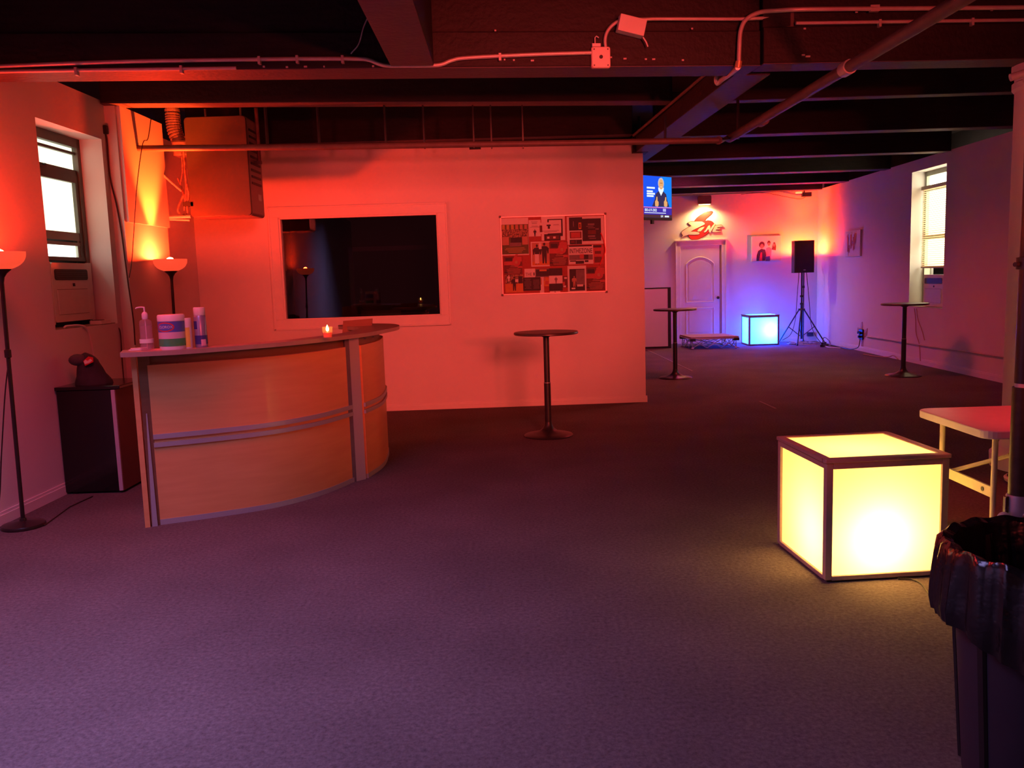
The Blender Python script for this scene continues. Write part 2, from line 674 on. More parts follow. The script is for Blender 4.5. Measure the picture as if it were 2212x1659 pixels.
for i, (a, b, w) in enumerate(jl):
    timber('ceiling_joist', a, b, w, 3.02, 3.5, ['black joist above the hanging white unit', 'black joist over the top of the partition wall'][i])
jr = [(8.0, .13, 6.06), (9.98, .2, 6.05), (11.98, .22, 6.1), (13.93, .24, 6.14), (15.72, .28, 6.18), (17.15, .14, 6.22)]
names = ['first', 'second', 'third', 'fourth', 'fifth', 'rearmost']
for i, (y, w, x1) in enumerate(jr):
    timber('ceiling_joist', (1.86 if y < 9 else (1.72 if y < 11 else -3.4), y), (x1, y), w, 3.02, 3.5, names[i] + ' black joist of the right bay counted from the main beam')
# column under the main beam
col = sempty('column', loc=(3.83, 6.1, 0), label='white column at the right edge of the room', cat='column')
MB().lathe([(0, 0), (.27, 0), (.275, .16), (.262, .2), (.262, 2.66), (.28, 2.68), (.28, 2.72), (.265, 2.73), (.265, 2.78), (.285, 2.79), (.285, 2.84), (0, 2.84)], seg=40).build('shaft', WALL, col, True)
MB().lathe([(.262, 0), (.33, 0), (.335, .1), (.30, .13), (.262, .17)], seg=40).build('plinth', TRIM, col, True)
pf = MB().tube([(-.38, -.08, 2.73), (-.2, -.12, 2.78), (-.05, -.3, 2.83)], .026, 10)
pf.tube([(-.26, -.1, 2.70), (-.26, -.1, 2.80)], .04, 12)
pf.build('pipe_fitting', WHITEPL, col, True)


# ------------------------------------------------------------------ windows
def frame_piece(mb, s0, s1, z0, z1, y0, y1):
    mb.box((s0, y0, z0), (s1, y1, z1))


# window_1: left wall
DAY_L = emat('daylit_frosted_pane', (1, .95, .66), 1.6)
DAY_HOT = emat('daylit_clear_pane', (1, .96, .80), 3.5)
ALU = mat('bronze_window_frame', (.11, .10, .08), .5, noise=(10, .3, (.15, .13, .11)))
ALU2 = mat('pale_window_sash', (.40, .42, .34), .5, noise=(10, .3, (.32, .34, .28)))
w1 = sempty('window_1', LW, 'sash window with an air conditioner in the left wall', 'window')
fo = .185
mb = MB()
mb.box((wl0, fo, wlz1 - .075), (wl1, fo + .09, wlz1))
mb.box((wl1 - .05, fo, wlz0), (wl1, fo + .09, wlz1))
mb.box((wl0, fo, wlz0), (wl0 + .05, fo + .09, wlz1))
mb.box((wl0, fo + .02, 2.44), (wl1, fo + .08, 2.475))
mb.build('window_frame', ALU, w1)
mb = MB()
mb.box((wl0 + .05, fo + .015, 2.37), (wl1 - .05, fo + .07, 2.44))
mb.box((wl1 - .10, fo + .015, 1.74), (wl1 - .05, fo + .07, 2.37))
mb.box((wl0 + .05, fo + .015, 1.74), (wl0 + .10, fo + .07, 2.37))
mb.box((wl0 + .05, fo + .01, 1.735), (wl1 - .05, fo + .075, 1.765))
mb.build('sash', ALU, w1)
mb = MB().box((wl0 + .10, fo + .02, 1.90), (wl1 - .10, fo + .06, 1.965))
mb.box((wl0 + .10, fo + .02, 1.858), (wl1 - .10, fo + .06, 1.885))
mb.box((wl1 - .135, fo + .025, 1.765), (wl1 - .10, fo + .06, 1.90))
mb.build('lower_sash_rail', ALU2, w1)
MB().box((wl0 + .05, fo + .02, 2.600), (wl1 - .05, fo + .07, 2.622)).build('transom_bar', ALU, w1)
MB().box((wl0 + .10, fo + .045, 1.765), (wl1 - .10, fo + .055, 1.875)).build('pane', DAY_HOT, w1)
MB().box((wl0 + .10, fo + .045, 1.945), (wl1 - .10, fo + .055, 2.37)).build('pane', DAY_L, w1)
MB().box((wl0 + .05, fo + .045, 2.475), (wl1 - .05, fo + .055, wlz1 - .075)).build('pane', DAY_L, w1)
mb = MB().box((1.20, fo - .005, 2.44), (1.32, fo + .015, 2.452))
mb.box((1.30, fo - .005, 2.452), (1.32, fo + .015, 2.47))
mb.build('sash_lock', BLACKMETAL, w1)
MB().box((wl0, .02, wlz0 - .001), (wl1, fo, wlz0 + .006)).build('window_sill', mat('worn_dark_sill', (.16, .11, .09), .7, noise=(8, .3, (.28, .2, .17))), w1)
MB().box((wl0, fo + .095, wlz0), (wl1, fo + .1, wlz1)).build('storm_backing', BLACKMETAL, w1)


def air_conditioner(name, loc, rz, w, h, dep, label, grp):
    t = thing(name, label, 'air conditioner', loc, rz, grp)
    mb = MB().rbox((0, 0, 0), (w, .05, h), .02, axis='y')
    mb.box((.01, .05, .01), (w - .01, dep, h - .01))
    mb.build('casing', CREAMPL, t)
    MB().rbox((.035, -.006, h - .135), (w - .035, .002, h - .05), .02, axis='y').build('air_outlet', BLACKPLASTIC, t)
    ln = MB()
    for k in range(5):
        z = h - .125 + k * .016
        ln.box((.05, -.010, z), (w - .05, -.005, z + .004))
    ln.build('outlet_louver', mat('dark_grey_plastic', (.05, .045, .045), .5, noise=(20, .3, (.07, .06, .06))), t)
    MB().box((w * .52, -.008, h - .185), (w * .52 + .022, .001, h - .16)).build('badge', BLACKPLASTIC, t)
    MB().box((.055, -.0035, .055), (w - .055, .001, h - .205)).build('intake_recess', mat('shadow_tan_grille', (.38, .31, .27), .6, noise=(10, .3, (.34, .28, .24))), t)
    n = 17
    for k in range(n):
        z = .06 + k * (h - .27) / n
        MB().box((.05, -.010, z), (w - .05, -.002, z + .010)).build('grille_slat', CREAMPL, t)
    return t


ac = air_conditioner('window_air_conditioner', LW.pt(1.20, 1.255, -.155), LW.yaw, .575, .46, .09, 'white louvred air conditioner in the left window', 'window air conditioners')
# accordion panel between unit and jamb
MB().box((1.775, .16, 1.24), (1.83, .18, 1.72)).build('side_panel', CREAMPL, w1)
MB().box((wl0 + .02, .16, 1.24), (1.20, .18, 1.72)).build('side_panel', CREAMPL, w1)
t = thing('thermostat', 'small white controller with a dark screen on the left window sill', 'controller', LW.pt(1.70, 1.217, -.06), LW.yaw)
MB().rbox((-.09, -.05, 0), (.09, .05, .03), .015).build('housing', WHITEPL, t)
MB().rbox((-.075, -.035, .03), (.01, .035, .034), .01).build('screen', BLACKPLASTIC, t)
c = MB().tube(crom([LW.pt(1.05, 1.224, -.02), LW.pt(1.12, 1.232, -.03), LW.pt(1.26, 1.224, .008), LW.pt(1.35, 1.16, .012), LW.pt(1.40, .93, .012), LW.pt(1.41, .60, .012), LW.pt(1.43, .3, .012)]), .007, 6).build('power_cord', WHITEPL, None, True)
attach(c, ac)

# window_2: right wall, blinds over bright daylight
w2 = sempty('window_2', RW, 'tall window with blinds in the right wall', 'window')
rf = .20
mb = MB()
mb.box((rw0, rf, rwz1 - .07), (rw1, rf + .1, rwz1))
mb.box((rw0, rf, rwz0), (rw0 + .05, rf + .1, rwz1))
mb.box((rw1 - .05, rf, rwz0), (rw1, rf + .1, rwz1))
mb.box((rw0, rf + .01, 2.58), (rw1, rf + .07, 2.63))
mb.box((rw0, rf + .01, 1.86), (rw1, rf + .07, 1.92))
mb.build('window_frame', ALU2, w2)
MB().box((rw0 + .05, rf + .05, 1.45), (rw1 - .05, rf + .06, rwz1 - .07)).build('pane', emat('daylit_window_glass', (1, .84, .55), 8.0), w2)
BL = translucent_mat('cream_blind_slat', (.78, .66, .52), (1, .62, .3), .05)
MB().box((rw0 + .03, rf - .07, 2.60), (rw1 - .02, rf - .01, 2.65)).build('blind_headrail', mat('pink_beige_rail', (.62, .45, .38), .5, noise=(10, .3, (.55, .4, .34))), w2)
nsl = 38
for k in range(nsl):
    z = 1.46 + (2.59 - 1.46) * k / (nsl - 1)
    M_ = Matrix.Translation((0, rf - .04, z)) @ Matrix.Rotation(math.radians(38), 4, 'X')
    MB().box((rw0 + .04, -.0125, -.0008), (rw1 - .03, .0125, .0008), M_).build('blind_slat', BL, w2)
MB().box((rw0 + .035, rf - .05, 1.43), (rw1 - .025, rf - .03, 1.455)).build('blind_bottom_rail', MATS['pink_beige_rail'], w2)
MB().box((rw0, .0, rwz0 - .001), (rw1, rf, rwz0 + .008)).build('window_sill', mat('painted_sill', (.62, .5, .42), .6, noise=(7, .4, (.3, .2, .16))), w2)
ac2 = air_conditioner('window_air_conditioner', RW.pt(rw0 + .22, .865, -.12), RW.yaw, .62, .47, .09, 'white air conditioner in the bright right window', 'window air conditioners')
MB().box((rw0 + .05, .20, .87), (rw0 + .20, .215, 1.43)).build('side_panel', emat('daylit_gap', (1, .85, .45), 1.2), w2)

# window_3: dark control-room window in the partition
w3 = sempty('window_3', CW, 'wide dark glass window in the partition wall', 'window')
a, b, z0, z1 = iw
cs = .115
mb = MB()
for (p, q, r_, s_) in ((a - cs, b + cs, z1, z1 + cs), (a - cs, b + cs, z0 - cs, z0), (a - cs, a, z0, z1), (b, b + cs, z0, z1)):
    mb.box((p, -.018, r_), (q, 0, s_))
mb.build('casing', TRIM, w3, bevel=.004)
mb = MB()
e = .022
for (p, q, r_, s_) in ((a - cs, b + cs, z1 + cs - e, z1 + cs), (a - cs, b + cs, z0 - cs, z0 - cs + e), (a - cs, a - cs + e, z0 - cs, z1 + cs), (b + cs - e, b + cs, z0 - cs, z1 + cs)):
    mb.box((p, -.028, r_), (q, -.018, s_))
mb.build('outer_moulding', TRIM, w3, bevel=.004)
mb = MB()
e = .02
for (p, q, r_, s_) in ((a, b, z1 - e, z1), (a, b, z0, z0 + e * .6), (a, a + e, z0, z1), (b - e * .5, b, z0, z1)):
    mb.box((p, .0, r_), (q, .05, s_))
mb.build('glazing_stop', TRIM, w3)
MB().box((a, .050, z0), (b, .056, z1)).build('pane', clear_mat('dark_studio_glass', (.55, .55, .6), 1.45, .01, .85, .035), w3)
DARKROOM = mat('dark_studio_wall', (.035, .035, .05), .8, noise=(2, .3, (.02, .02, .03)))
mb = MB()
mb.box((a - .3, 1.9, .2), (b + .3, 1.95, 2.7))
mb.box((a - .35, .16, .2), (a - .3, 1.95, 2.7))
mb.box((b + .3, .16, .2), (b + .35, 1.95, 2.7))
mb.box((a - .3, .16, 2.65), (b + .3, 1.95, 2.7))
mb.box((a - .3, .16, .2), (b + .3, 1.95, .25))
mb.build('studio_interior', DARKROOM, w3)
mb = MB()
for (p, q, r_, s_) in ((-2.1, -2.04, 1.0, 1.95), (-2.1, -.9, 1.90, 1.96), (-.96, -.9, 1.0, 1.95), (-2.1, -.9, 1.0, 1.06)):
    mb.box((p, 1.86, r_), (q, 1.9, s_))
mb.build('inner_window_trim', mat('blue_grey_trim', (.12, .13, .22), .5, noise=(9, .3, (.09, .1, .17))), w3)

# door_1 in the back wall
d1 = sempty('door_1', BW, 'white two-panel arched interior door in the back wall', 'door')
dz = 2.10
cw_ = .10
mb = MB()
mb.box((dl - .02, -.02, 0), (dl + cw_ - .02, 0, dz))
mb.box((dr - cw_ + .03, -.02, 0), (dr + .03, 0, dz))
mb.box((dl - .02, -.02, dz - .085), (dr + .03, 0, dz + .015))
mb.build('casing', TRIM, d1, bevel=.005)
MB().box((dl - .035, -.035, dz + .015), (dr + .045, 0, dz + .035)).build('casing_cap', TRIM, d1)
mb = MB()
mb.box((dl - .02, -.03, 0), (dl, -.02, dz))
mb.box((dr + .01, -.03, 0), (dr + .03, -.02, dz))
mb.build('outer_moulding', TRIM, d1)
L0, L1 = dl + cw_ - .02, dr - cw_ + .03
MB().box((L0 + .005, -.008, .012), (L1 - .045, 0, dz - .09)).build('leaf', TRIM, d1)
MB().box((L1 - .042, -.004, .0), (L1, -.001, dz - .09)).build('jamb_gap', mat('tan_door_jamb', (.42, .22, .13), .6, noise=(6, .3, (.36, .18, .1))), d1)
P0, P1 = L0 + .115, L1 - .155


def panel_mould(pts, name='panel_moulding'):
    mb = MB()
    n = len(pts)
    for i in range(n):
        p, q = pts[i], pts[(i + 1) % n]
        mb.tube([(p[0], -.010, p[1]), (q[0], -.010, q[1])], .010, 6)
    return mb.build(name, TRIM, d1, True)


arc = [(P0 + (P1 - P0) * k / 12, 1.64 + .14 * math.sin(PI * k / 12) ** .8) for k in range(13)]
panel_mould([(P0, .86)] + arc + [(P1, .86)])
panel_mould([(P0, .18), (P0, .74), (P1, .74), (P1, .18)])
MB().slab([(P0 + .05, .91)] + [(P0 + .05 + (P1 - P0 - .1) * k / 12, 1.60 + .12 * math.sin(PI * k / 12) ** .8) for k in range(13)] + [(P1 - .05, .91)], -.014, -.007).build('raised_panel', TRIM, d1, bevel=.004)
MB().box((P0 + .05, -.014, .23), (P1 - .05, -.007, .69)).build('raised_panel', TRIM, d1, bevel=.004)
kn = MB().lathe([(0, 0), (.028, 0), (.028, .008), (.012, .012), (.012, .035), (.027, .045), (.03, .06), (.022, .075), (0, .08)], seg=20, M=Matrix.Translation((L1 - .075, -.008, .94)) @ Matrix.Rotation(PI / 2, 4, 'X'))
kn.build('door_knob', mat('dark_bronze', (.06, .04, .03), .3, .8, noise=(20, .3, (.09, .06, .04))), d1, True)

exec_after = []
# ================================================================== FLOOR LAMPS (torchieres with red bulbs)
LAMPBLACK = mat('black_lamp_enamel', (.018, .010, .010), .3, noise=(20, .3, (.028, .014, .013)))
BOWL = mat('frosted_lamp_bowl', (.55, .16, .12), .5, emit=(1, .075, .03), estr=.88, noise=(9, .3, (.5, .14, .1)))
BULB = emat('red_glowing_bulb', (1, .027, .0045), 3600.)


BULB_DIM = emat('red_glowing_bulb_dimmer', (1, .027, .0045), 1250.)


def torchiere(loc, rz, label, hr=1.745, lean=(0, 0), bulb=None, up=0):
    t = thing('floor_lamp', label, 'floor lamp', loc, rz, 'torchiere lamps with red bulbs')
    MB().lathe([(0, 0), (.128, 0), (.13, .012), (.125, .022), (.06, .034), (.022, .042), (.018, .06), (0, .06)], seg=40).build('base', LAMPBLACK, t, True)
    x, y = lean
    MB().tube([(0, 0, .04), (x * .3, y * .3, .6), (x * .62, y * .62, 1.1), (x, y, hr - .17)], .0125, 12).build('pole', LAMPBLACK, t, True)
    MB().lathe([(.0125, 0), (.020, .004), (.020, .05), (.0125, .055)], (x * .62, y * .62, 1.09), 16).build('switch_collar', LAMPBLACK, t, True)
    MB().lathe([(.0, 0), (.013, 0), (.018, .03), (.034, .055), (.058, .075), (.06, .08), (0, .08)], (x, y, hr - .185), 28).build('cup', LAMPBLACK, t, True)
    R = .146
    prof = [(.0, -.112)] + [(R * math.sin(a * PI / 180) * 1.0, -.112 * math.cos(a * PI / 180) ** .8 if a < 90 else 0) for a in range(15, 91, 9)] + [(R, 0)]
    inn = [(max(0, r - .004), z + .004 if z < -.001 else z) for r, z in reversed(prof)]
    b = MB().lathe(prof + inn, (x, y, hr), 40).build('bowl', BOWL, t, True)
    MB().sphere((x, y, hr - .018), .036, 16, 10).build('bulb', bulb or BULB, t, True)
    if up:
        d = bpy.data.lights.new('reflector_beam', 'SPOT')
        d.energy = up
        d.color = (1, .085, .008)
        d.spot_size = math.radians(64)
        d.spot_blend = .7
        d.shadow_soft_size = .03
        L = bpy.data.objects.new('reflector_beam', d)
        COL.objects.link(L)
        L.parent = t
        L.location = (x, y, hr + .055)
        L.rotation_euler = (PI, 0, 0)
    return t


lampA = torchiere((-3.165, 5.36, 0), 0, 'black torchiere lamp with red bowl at the left edge of the photo', lean=(.035, -.02), bulb=BULB_DIM)
lampB = torchiere((-3.08, 7.86, 0), 0, 'black torchiere lamp with red bowl standing behind the reception desk', lean=(.02, -.01), hr=1.75, up=500)
lampC = torchiere((5.88, 17.18, 0), 0, 'torchiere lamp hidden behind the loudspeaker in the far corner', bulb=emat('red_glowing_bulb_bright', (1, .034, .004), 8200.), up=220)
c = MB().tube(crom([(-3.15, 5.35, 1.05), (-3.18, 5.33, .85), (-3.22, 5.30, .5), (-3.25, 5.25, .15), (-3.27, 5.1, .012), (-3.25, 4.6, .008)]), .004, 6).build('lamp_cord', LAMPBLACK, None, True)
attach(c, lampA)
lp = MB().tube([Zp(95, 1135, .006), Zp(150, 1095, .006), Zp(200, 1072, .006)], .004, 6).build('lamp_cord', LAMPBLACK, None, True)
attach(lp, lampA)

# ================================================================== RECEPTION DESK
desk = thing('reception_desk', 'curved maple reception desk with grey metal bands and a rounded counter', 'desk')
c1 = crom([(-2.262, 5.303), (-1.948, 5.445), (-1.609, 5.648), (-1.363, 5.96), (-1.20, 6.345)], 8)
c2 = crom([(-1.125, 6.425), (-1.065, 6.78), (-1.075, 7.14), (-1.13, 7.52), (-1.30, 7.80)], 8)


def offset(curve, d):
    out = []
    n = len(curve)
    for i, p in enumerate(curve):
        a_, b_ = curve[max(0, i - 1)], curve[min(n - 1, i + 1)]
        t_ = np.array([b_[0] - a_[0], b_[1] - a_[1]])
        t_ /= np.linalg.norm(t_)
        out.append((p[0] + t_[1] * d, p[1] - t_[0] * d))
    return out


def curved_strip(curve, z0, z1, out0, out1):
    A_, B_ = offset(curve, out0), offset(curve, out1)
    mb = MB()
    n = len(curve)
    vs = [(x, y, z0) for x, y in A_] + [(x, y, z1) for x, y in A_] + [(x, y, z0) for x, y in B_] + [(x, y, z1) for x, y in B_]
    fs = []
    for i in range(n - 1):
        fs += [(i, i + 1, n + i + 1, n + i), (2 * n + i, 3 * n + i, 3 * n + i + 1, 2 * n + i + 1), (n + i, n + i + 1, 3 * n + i + 1, 3 * n + i), (i, 2 * n + i, 2 * n + i + 1, i + 1)]
    fs += [(0, n, 3 * n, 2 * n), (n - 1, 3 * n - 1, 4 * n - 1, 2 * n - 1)]
    return mb.add(vs, fs)


for cc in (c1, c2):
    curved_strip(cc, .035, .503, 0, -.02).build('front_panel', MAPLE, desk, True)
    curved_strip(cc, .582, 1.02, 0, -.02).build('front_panel', MAPLE, desk, True)
    curved_strip(cc, .503, .582, -.004, -.02).build('mid_panel', MAPLE, desk, True)
    curved_strip(cc, .0, .035, .004, -.02).build('plinth_strip', SILVER, desk, True)
    curved_strip(cc, .502, .530, .012, -.004).build('band', SILVER, desk, True)
    curved_strip(cc, .553, .583, .012, -.004).build('band', SILVER, desk, True)
    curved_strip(cc, 1.02, 1.09, -.03, -.045).build('upper_recess', DARKRECESS, desk, True)
# seam pilaster
mb = MB()
mb.prism([(-1.195, 6.33), (-1.135, 6.395), (-1.16, 6.45), (-1.225, 6.40)], 0, 1.085)
mb.build('seam_post', SILVER, desk)
MB().prism([(-1.222, 6.295), (-1.19, 6.34), (-1.21, 6.42), (-1.25, 6.35)], .0, 1.085).build('seam_channel', mat('grey_channel', (.16, .14, .17), .5, noise=(20, .3, (.12, .1, .13))), desk)
# end slab
ex, ey = -2.335, 5.245
MB().prism([(ex, ey), (ex + .028, ey + .012), (ex - .15, ey + .47), (ex - .178, ey + .458)], 0, 1.10).build('end_slab', MAPLE, desk)
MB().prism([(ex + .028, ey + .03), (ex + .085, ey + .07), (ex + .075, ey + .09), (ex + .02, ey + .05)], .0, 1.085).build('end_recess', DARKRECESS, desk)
MB().add([(ex + .036, ey + .02, 0), (ex + .066, ey + .032, 0), (ex + .060, ey + .05, 0), (ex + .03, ey + .04, 0),
          (ex + .050, ey + .035, .72), (ex + .056, ey + .037, .72), (ex + .055, ey + .045, .72), (ex + .05, ey + .043, .72)],
         [(0, 1, 2, 3), (4, 5, 6, 7), (0, 1, 5, 4), (1, 2, 6, 5), (2, 3, 7, 6), (3, 0, 4, 7)]).build('corner_strip', SILVER, desk)
outer = [(-2.345, 5.13), (-2.16, 5.16), (-1.92, 5.27), (-1.53, 5.60), (-1.30, 5.90), (-1.13, 6.22), (-1.04, 6.45), (-.985, 6.72), (-.945, 6.95), (-.93, 7.12), (-.945, 7.32), (-1.0, 7.52), (-1.10, 7.68), (-1.28, 7.80), (-1.42, 7.80), (-1.54, 7.68)]
inner = [(-1.50, 7.50), (-1.36, 7.30), (-1.264, 7.12), (-1.23, 6.87), (-1.26, 6.48), (-1.306, 6.3), (-1.41, 6.08), (-1.52, 5.88), (-1.72, 5.66), (-1.94, 5.49), (-2.20, 5.41), (-2.43, 5.36)]
topo = crom(outer, 3)
topi = crom(inner, 3)
MB().prism(topo + topi, 1.088, 1.116).build('counter_top', MAPLE_TOP, desk)
curved_strip(crom([(-2.36, 5.72), (-2.05, 5.83), (-1.72, 6.1), (-1.52, 6.5), (-1.45, 7.0), (-1.5, 7.5)], 5), .70, .73, .18, -.36).build('work_surface', MAPLE_TOP, desk)
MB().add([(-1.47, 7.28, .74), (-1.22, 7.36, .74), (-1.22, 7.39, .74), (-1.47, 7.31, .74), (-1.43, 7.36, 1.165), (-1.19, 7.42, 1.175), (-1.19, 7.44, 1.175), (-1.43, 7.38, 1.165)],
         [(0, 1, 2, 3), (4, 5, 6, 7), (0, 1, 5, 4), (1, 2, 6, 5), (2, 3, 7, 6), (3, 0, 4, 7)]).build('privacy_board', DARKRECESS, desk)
for px, py in ((789, 731), (806, 727)):
    p = Zp(px, py, 1.10)
    MB().lathe([(0, 0), (.008, 0), (.008, .01), (0, .01)], (p[0], p[1] - .01, 1.095), 10).build('bolt', BLACKMETAL, desk)

# ------------------------------------------------------------------ things on the counter
CT = 1.1165
SIDELAV = mat('white_bottle_plastic', (.78, .74, .80), .35, noise=(12, .3, (.72, .68, .74)))
p = Zp(316, 757, CT)
t = thing('sanitizer_bottle', 'clear pump bottle of hand sanitizer at the left end of the counter', 'bottle', (p[0], p[1] + .02, CT))
GEL = soft_clear('clear_gel_plastic', (.97, .92, .94), (.8, .72, .76), .16)
MB().lathe([(0, 0), (.038, 0), (.041, .006), (.041, .03), (.037, .04), (.037, .165), (.033, .182), (.016, .19), (.014, .196), (0, .196)], seg=28).build('bottle_body', GEL, t, True)
MB().lathe([(0, .004), (.034, .004), (.034, .15), (0, .15)], seg=24).build('gel', soft_clear('pink_gel', (.97, .88, .9), (.8, .6, .66), .10), t, True)
MB().lathe([(.0, .19), (.015, .19), (.018, .2), (.018, .222), (.012, .232), (.005, .236), (.005, .262), (0, .262)], seg=20).build('pump', SIDELAV, t, True)
MB().tube([(.004, 0, .262), (-.02, 0, .265), (-.045, 0, .262), (-.052, 0, .256)], .0045, 8).build('nozzle', SIDELAV, t, True)
MB().tube([(0, 0, .01), (0, 0, .2)], .003, 6).build('dip_tube', SIDELAV, t)
MB().lathe([(.0415, .045), (.0418, .045), (.0418, .07), (.0415, .07)], seg=28).build('clear_label', PAPER, t, True)
# papers at the counter's left end
for k, (px, py, w, d_, r_, mt_, lab) in enumerate(((296, 757, .13, .09, .3, PAPER, 'white folded tissue sheet at the left tip of the counter'), (334, 757, .10, .07, -.2, mat('pink_note_paper', (.8, .30, .30), .6, noise=(9, .3, (.7, .25, .25))), 'small red note under the edge of the sanitizer bottle'))):
    q = Zp(px, py, CT)
    mb = MB()
    mb.box((-w / 2, -d_ / 2, 0), (w / 2, d_ / 2, .003))
    if k == 0:
        mb.box((-w / 2 + .01, -d_ / 2 + .01, .003), (w / 2 - .02, d_ / 2 - .01, .012), Matrix.Rotation(.15, 4, 'Z'))
    o = mb.build('paper_sheet', mt_)
    o.location = (q[0], q[1] + .05, CT)
    o.rotation_euler = (0, 0, r_)
    tag(o, lab, 'paper')
p = Zp(365, 756, CT)
t = thing('wipes_canister', 'wide white canister of disinfecting wipes with a blue and green label', 'canister', (p[0], p[1] + .07, CT))
R = .077
MB().lathe([(0, 0), (R, 0), (R + .001, .005), (R + .001, .205), (R - .004, .21), (0, .21)], seg=40).build('canister_body', SIDELAV, t, True)
MB().lathe([(R + .001, .172), (R + .004, .175), (R + .004, .206), (R - .002, .214), (0, .216)], seg=40).build('lid', SIDELAV, t, True)
BLUE = mat('label_blue', (.10, .12, .55), .35, noise=(9, .3, (.08, .10, .45)))
GREEN = mat('label_green', (.02, .38, .22), .35, noise=(20, .3, (.10, .30, .05)))
LPINK = mat('label_pale', (.62, .50, .72), .4, noise=(14, .3, (.7, .4, .45)))
YEL = mat('label_yellow', (.80, .70, .12), .4, noise=(14, .3, (.7, .6, .1)))
NAVY = mat('label_navy', (.035, .03, .22), .35, noise=(14, .3, (.06, .05, .3)))
REDM = mat('print_red', (.62, .03, .03), .5, noise=(14, .3, (.55, .03, .03)))


def band(parent, r, z0, z1, m_, name='label_band', a0=None, a1=None, seg=40):
    mb = MB()
    if a0 is None:
        return mb.lathe([(r - .002, z0), (r, z0), (r, z1), (r - .002, z1)], seg=seg).build(name, m_, parent, True)
    n = 14
    vs, fs = [], []
    for i in range(n + 1):
        a_ = a0 + (a1 - a0) * i / n
        for rr_ in (r - .002, r):
            for z in (z0, z1):
                vs.append((rr_ * math.sin(a_), -rr_ * math.cos(a_), z))
    for i in range(n):
        k = i * 4
        fs += [(k + 2, k + 6, k + 7, k + 3), (k, k + 1, k + 5, k + 4), (k + 1, k + 3, k + 7, k + 5), (k, k + 4, k + 6, k + 2)]
    fs += [(0, 2, 3, 1), (n * 4, n * 4 + 1, n * 4 + 3, n * 4 + 2)]
    return mb.add(vs, fs).build(name, m_, parent, True)


band(t, R + .0025, .108, .172, BLUE)
band(t, R + .0025, .068, .108, LPINK)
band(t, R + .0025, .022, .068, GREEN)


def bent_oval(parent, r, cz, ax, az, m_, name, ca=0.):
    vs, fs = [(r * math.sin(ca), -r * math.cos(ca), cz)], []
    n = 24
    rings = 4
    for j in range(1, rings + 1):
        for i in range(n):
            a_ = 2 * PI * i / n
            u = ca + ax * j / rings * math.cos(a_)
            vs.append((r * math.sin(u), -r * math.cos(u), cz + az * j / rings * math.sin(a_)))
    for i in range(n):
        fs.append((0, 1 + i, 1 + (i + 1) % n))
    for j in range(rings - 1):
        for i in range(n):
            a_ = 1 + j * n
            fs.append((a_ + i, a_ + n + i, a_ + n + (i + 1) % n, a_ + (i + 1) % n))
    return MB().add(vs, fs).build(name, m_, parent, True)


bent_oval(t, R + .0032, .140, .72, .029, REDM, 'label_oval', -.15)
bent_oval(t, R + .0036, .140, .62, .022, BLUE, 'label_oval', -.15)
o = text('CLOROX', .022, PAPER, t, (-.052, -R - .003, .133), sx=.95, ext=.0004)
for v in o.data.vertices:      # wrap the letters round the canister
    x = v.co.x * .95 - .052
    a_ = x / R
    off = R + .004 + v.co.z
    v.co = Vector((off * math.sin(a_), .133 + v.co.y, -(-off * math.cos(a_))))
    v.co = Vector((v.co.x, v.co.y, -v.co.z * -1))
o.location = (0, 0, 0)
o.scale = (1, 1, 1)
for v in o.data.vertices:
    x_, y_, z_ = v.co
    v.co = Vector((x_, -abs(z_), y_))
o.rotation_euler = (0, 0, 0)
p = Zp(403, 753, CT)
t = thing('spray_can', 'short white-capped spray can with a yellow label in front of the taller can', 'spray can', (p[0] - .003, p[1] + .035, CT), group='cans on the counter')
MB().lathe([(0, 0), (.030, 0), (.031, .004), (.031, .135), (0, .135)], seg=28).build('can_body', SIDELAV, t, True)
MB().lathe([(.0, .135), (.031, .135), (.031, .182), (.029, .188), (0, .188)], seg=28).build('cap', WHITEPL, t, True)
band(t, .0318, .008, .130, YEL, a0=-.35, a1=.9)
band(t, .0318, .085, .105, BLUE, a0=-1.2, a1=-.4)
p = Zp(424, 752, CT)
t = thing('spray_can', 'tall white-capped spray can with a dark blue label', 'spray can', (p[0] + .005, p[1] + .085, CT), group='cans on the counter')
MB().lathe([(0, 0), (.037, 0), (.038, .004), (.038, .190), (.033, .2), (0, .2)], seg=28).build('can_body', mat('violet_tinplate', (.38, .34, .55), .3, .4, noise=(10, .3, (.3, .26, .42))), t, True)
MB().lathe([(.0, .2), (.034, .2), (.0355, .203), (.0355, .245), (.033, .25), (0, .25)], seg=28).build('cap', WHITEPL, t, True)
band(t, .0386, .02, .075, NAVY)
band(t, .0386, .115, .165, NAVY, a0=-1.3, a1=-.2)
band(t, .0390, .01, .05, LPINK, a0=.3, a1=1.1)
# tealight in a glass
p = Zp(707, 733, CT)
t = thing('tealight_glass', 'lit candle glowing in a small glass on the counter', 'candle', (p[0], p[1] + .02, CT))
MB().lathe([(0, 0), (.028, 0), (.031, .006), (.036, .082), (.034, .082), (.029, .012), (0, .012)], seg=28).build('glass', soft_clear('votive_glass', (.99, .93, .9), (.8, .6, .5), .12), t, True)
MB().lathe([(0, .013), (.026, .013), (.029, .045), (0, .047)], seg=24).build('wax', mat('red_wax', (.7, .05, .03), .4, emit=(1, .06, .02), estr=.5, noise=(10, .3, (.6, .04, .03))), t, True)
MB().lathe([(0, .05), (.008, .057), (.011, .068), (.007, .082), (0, .098)], seg=14).build('flame', emat('candle_flame', (1, .55, .12), 30), t, True)

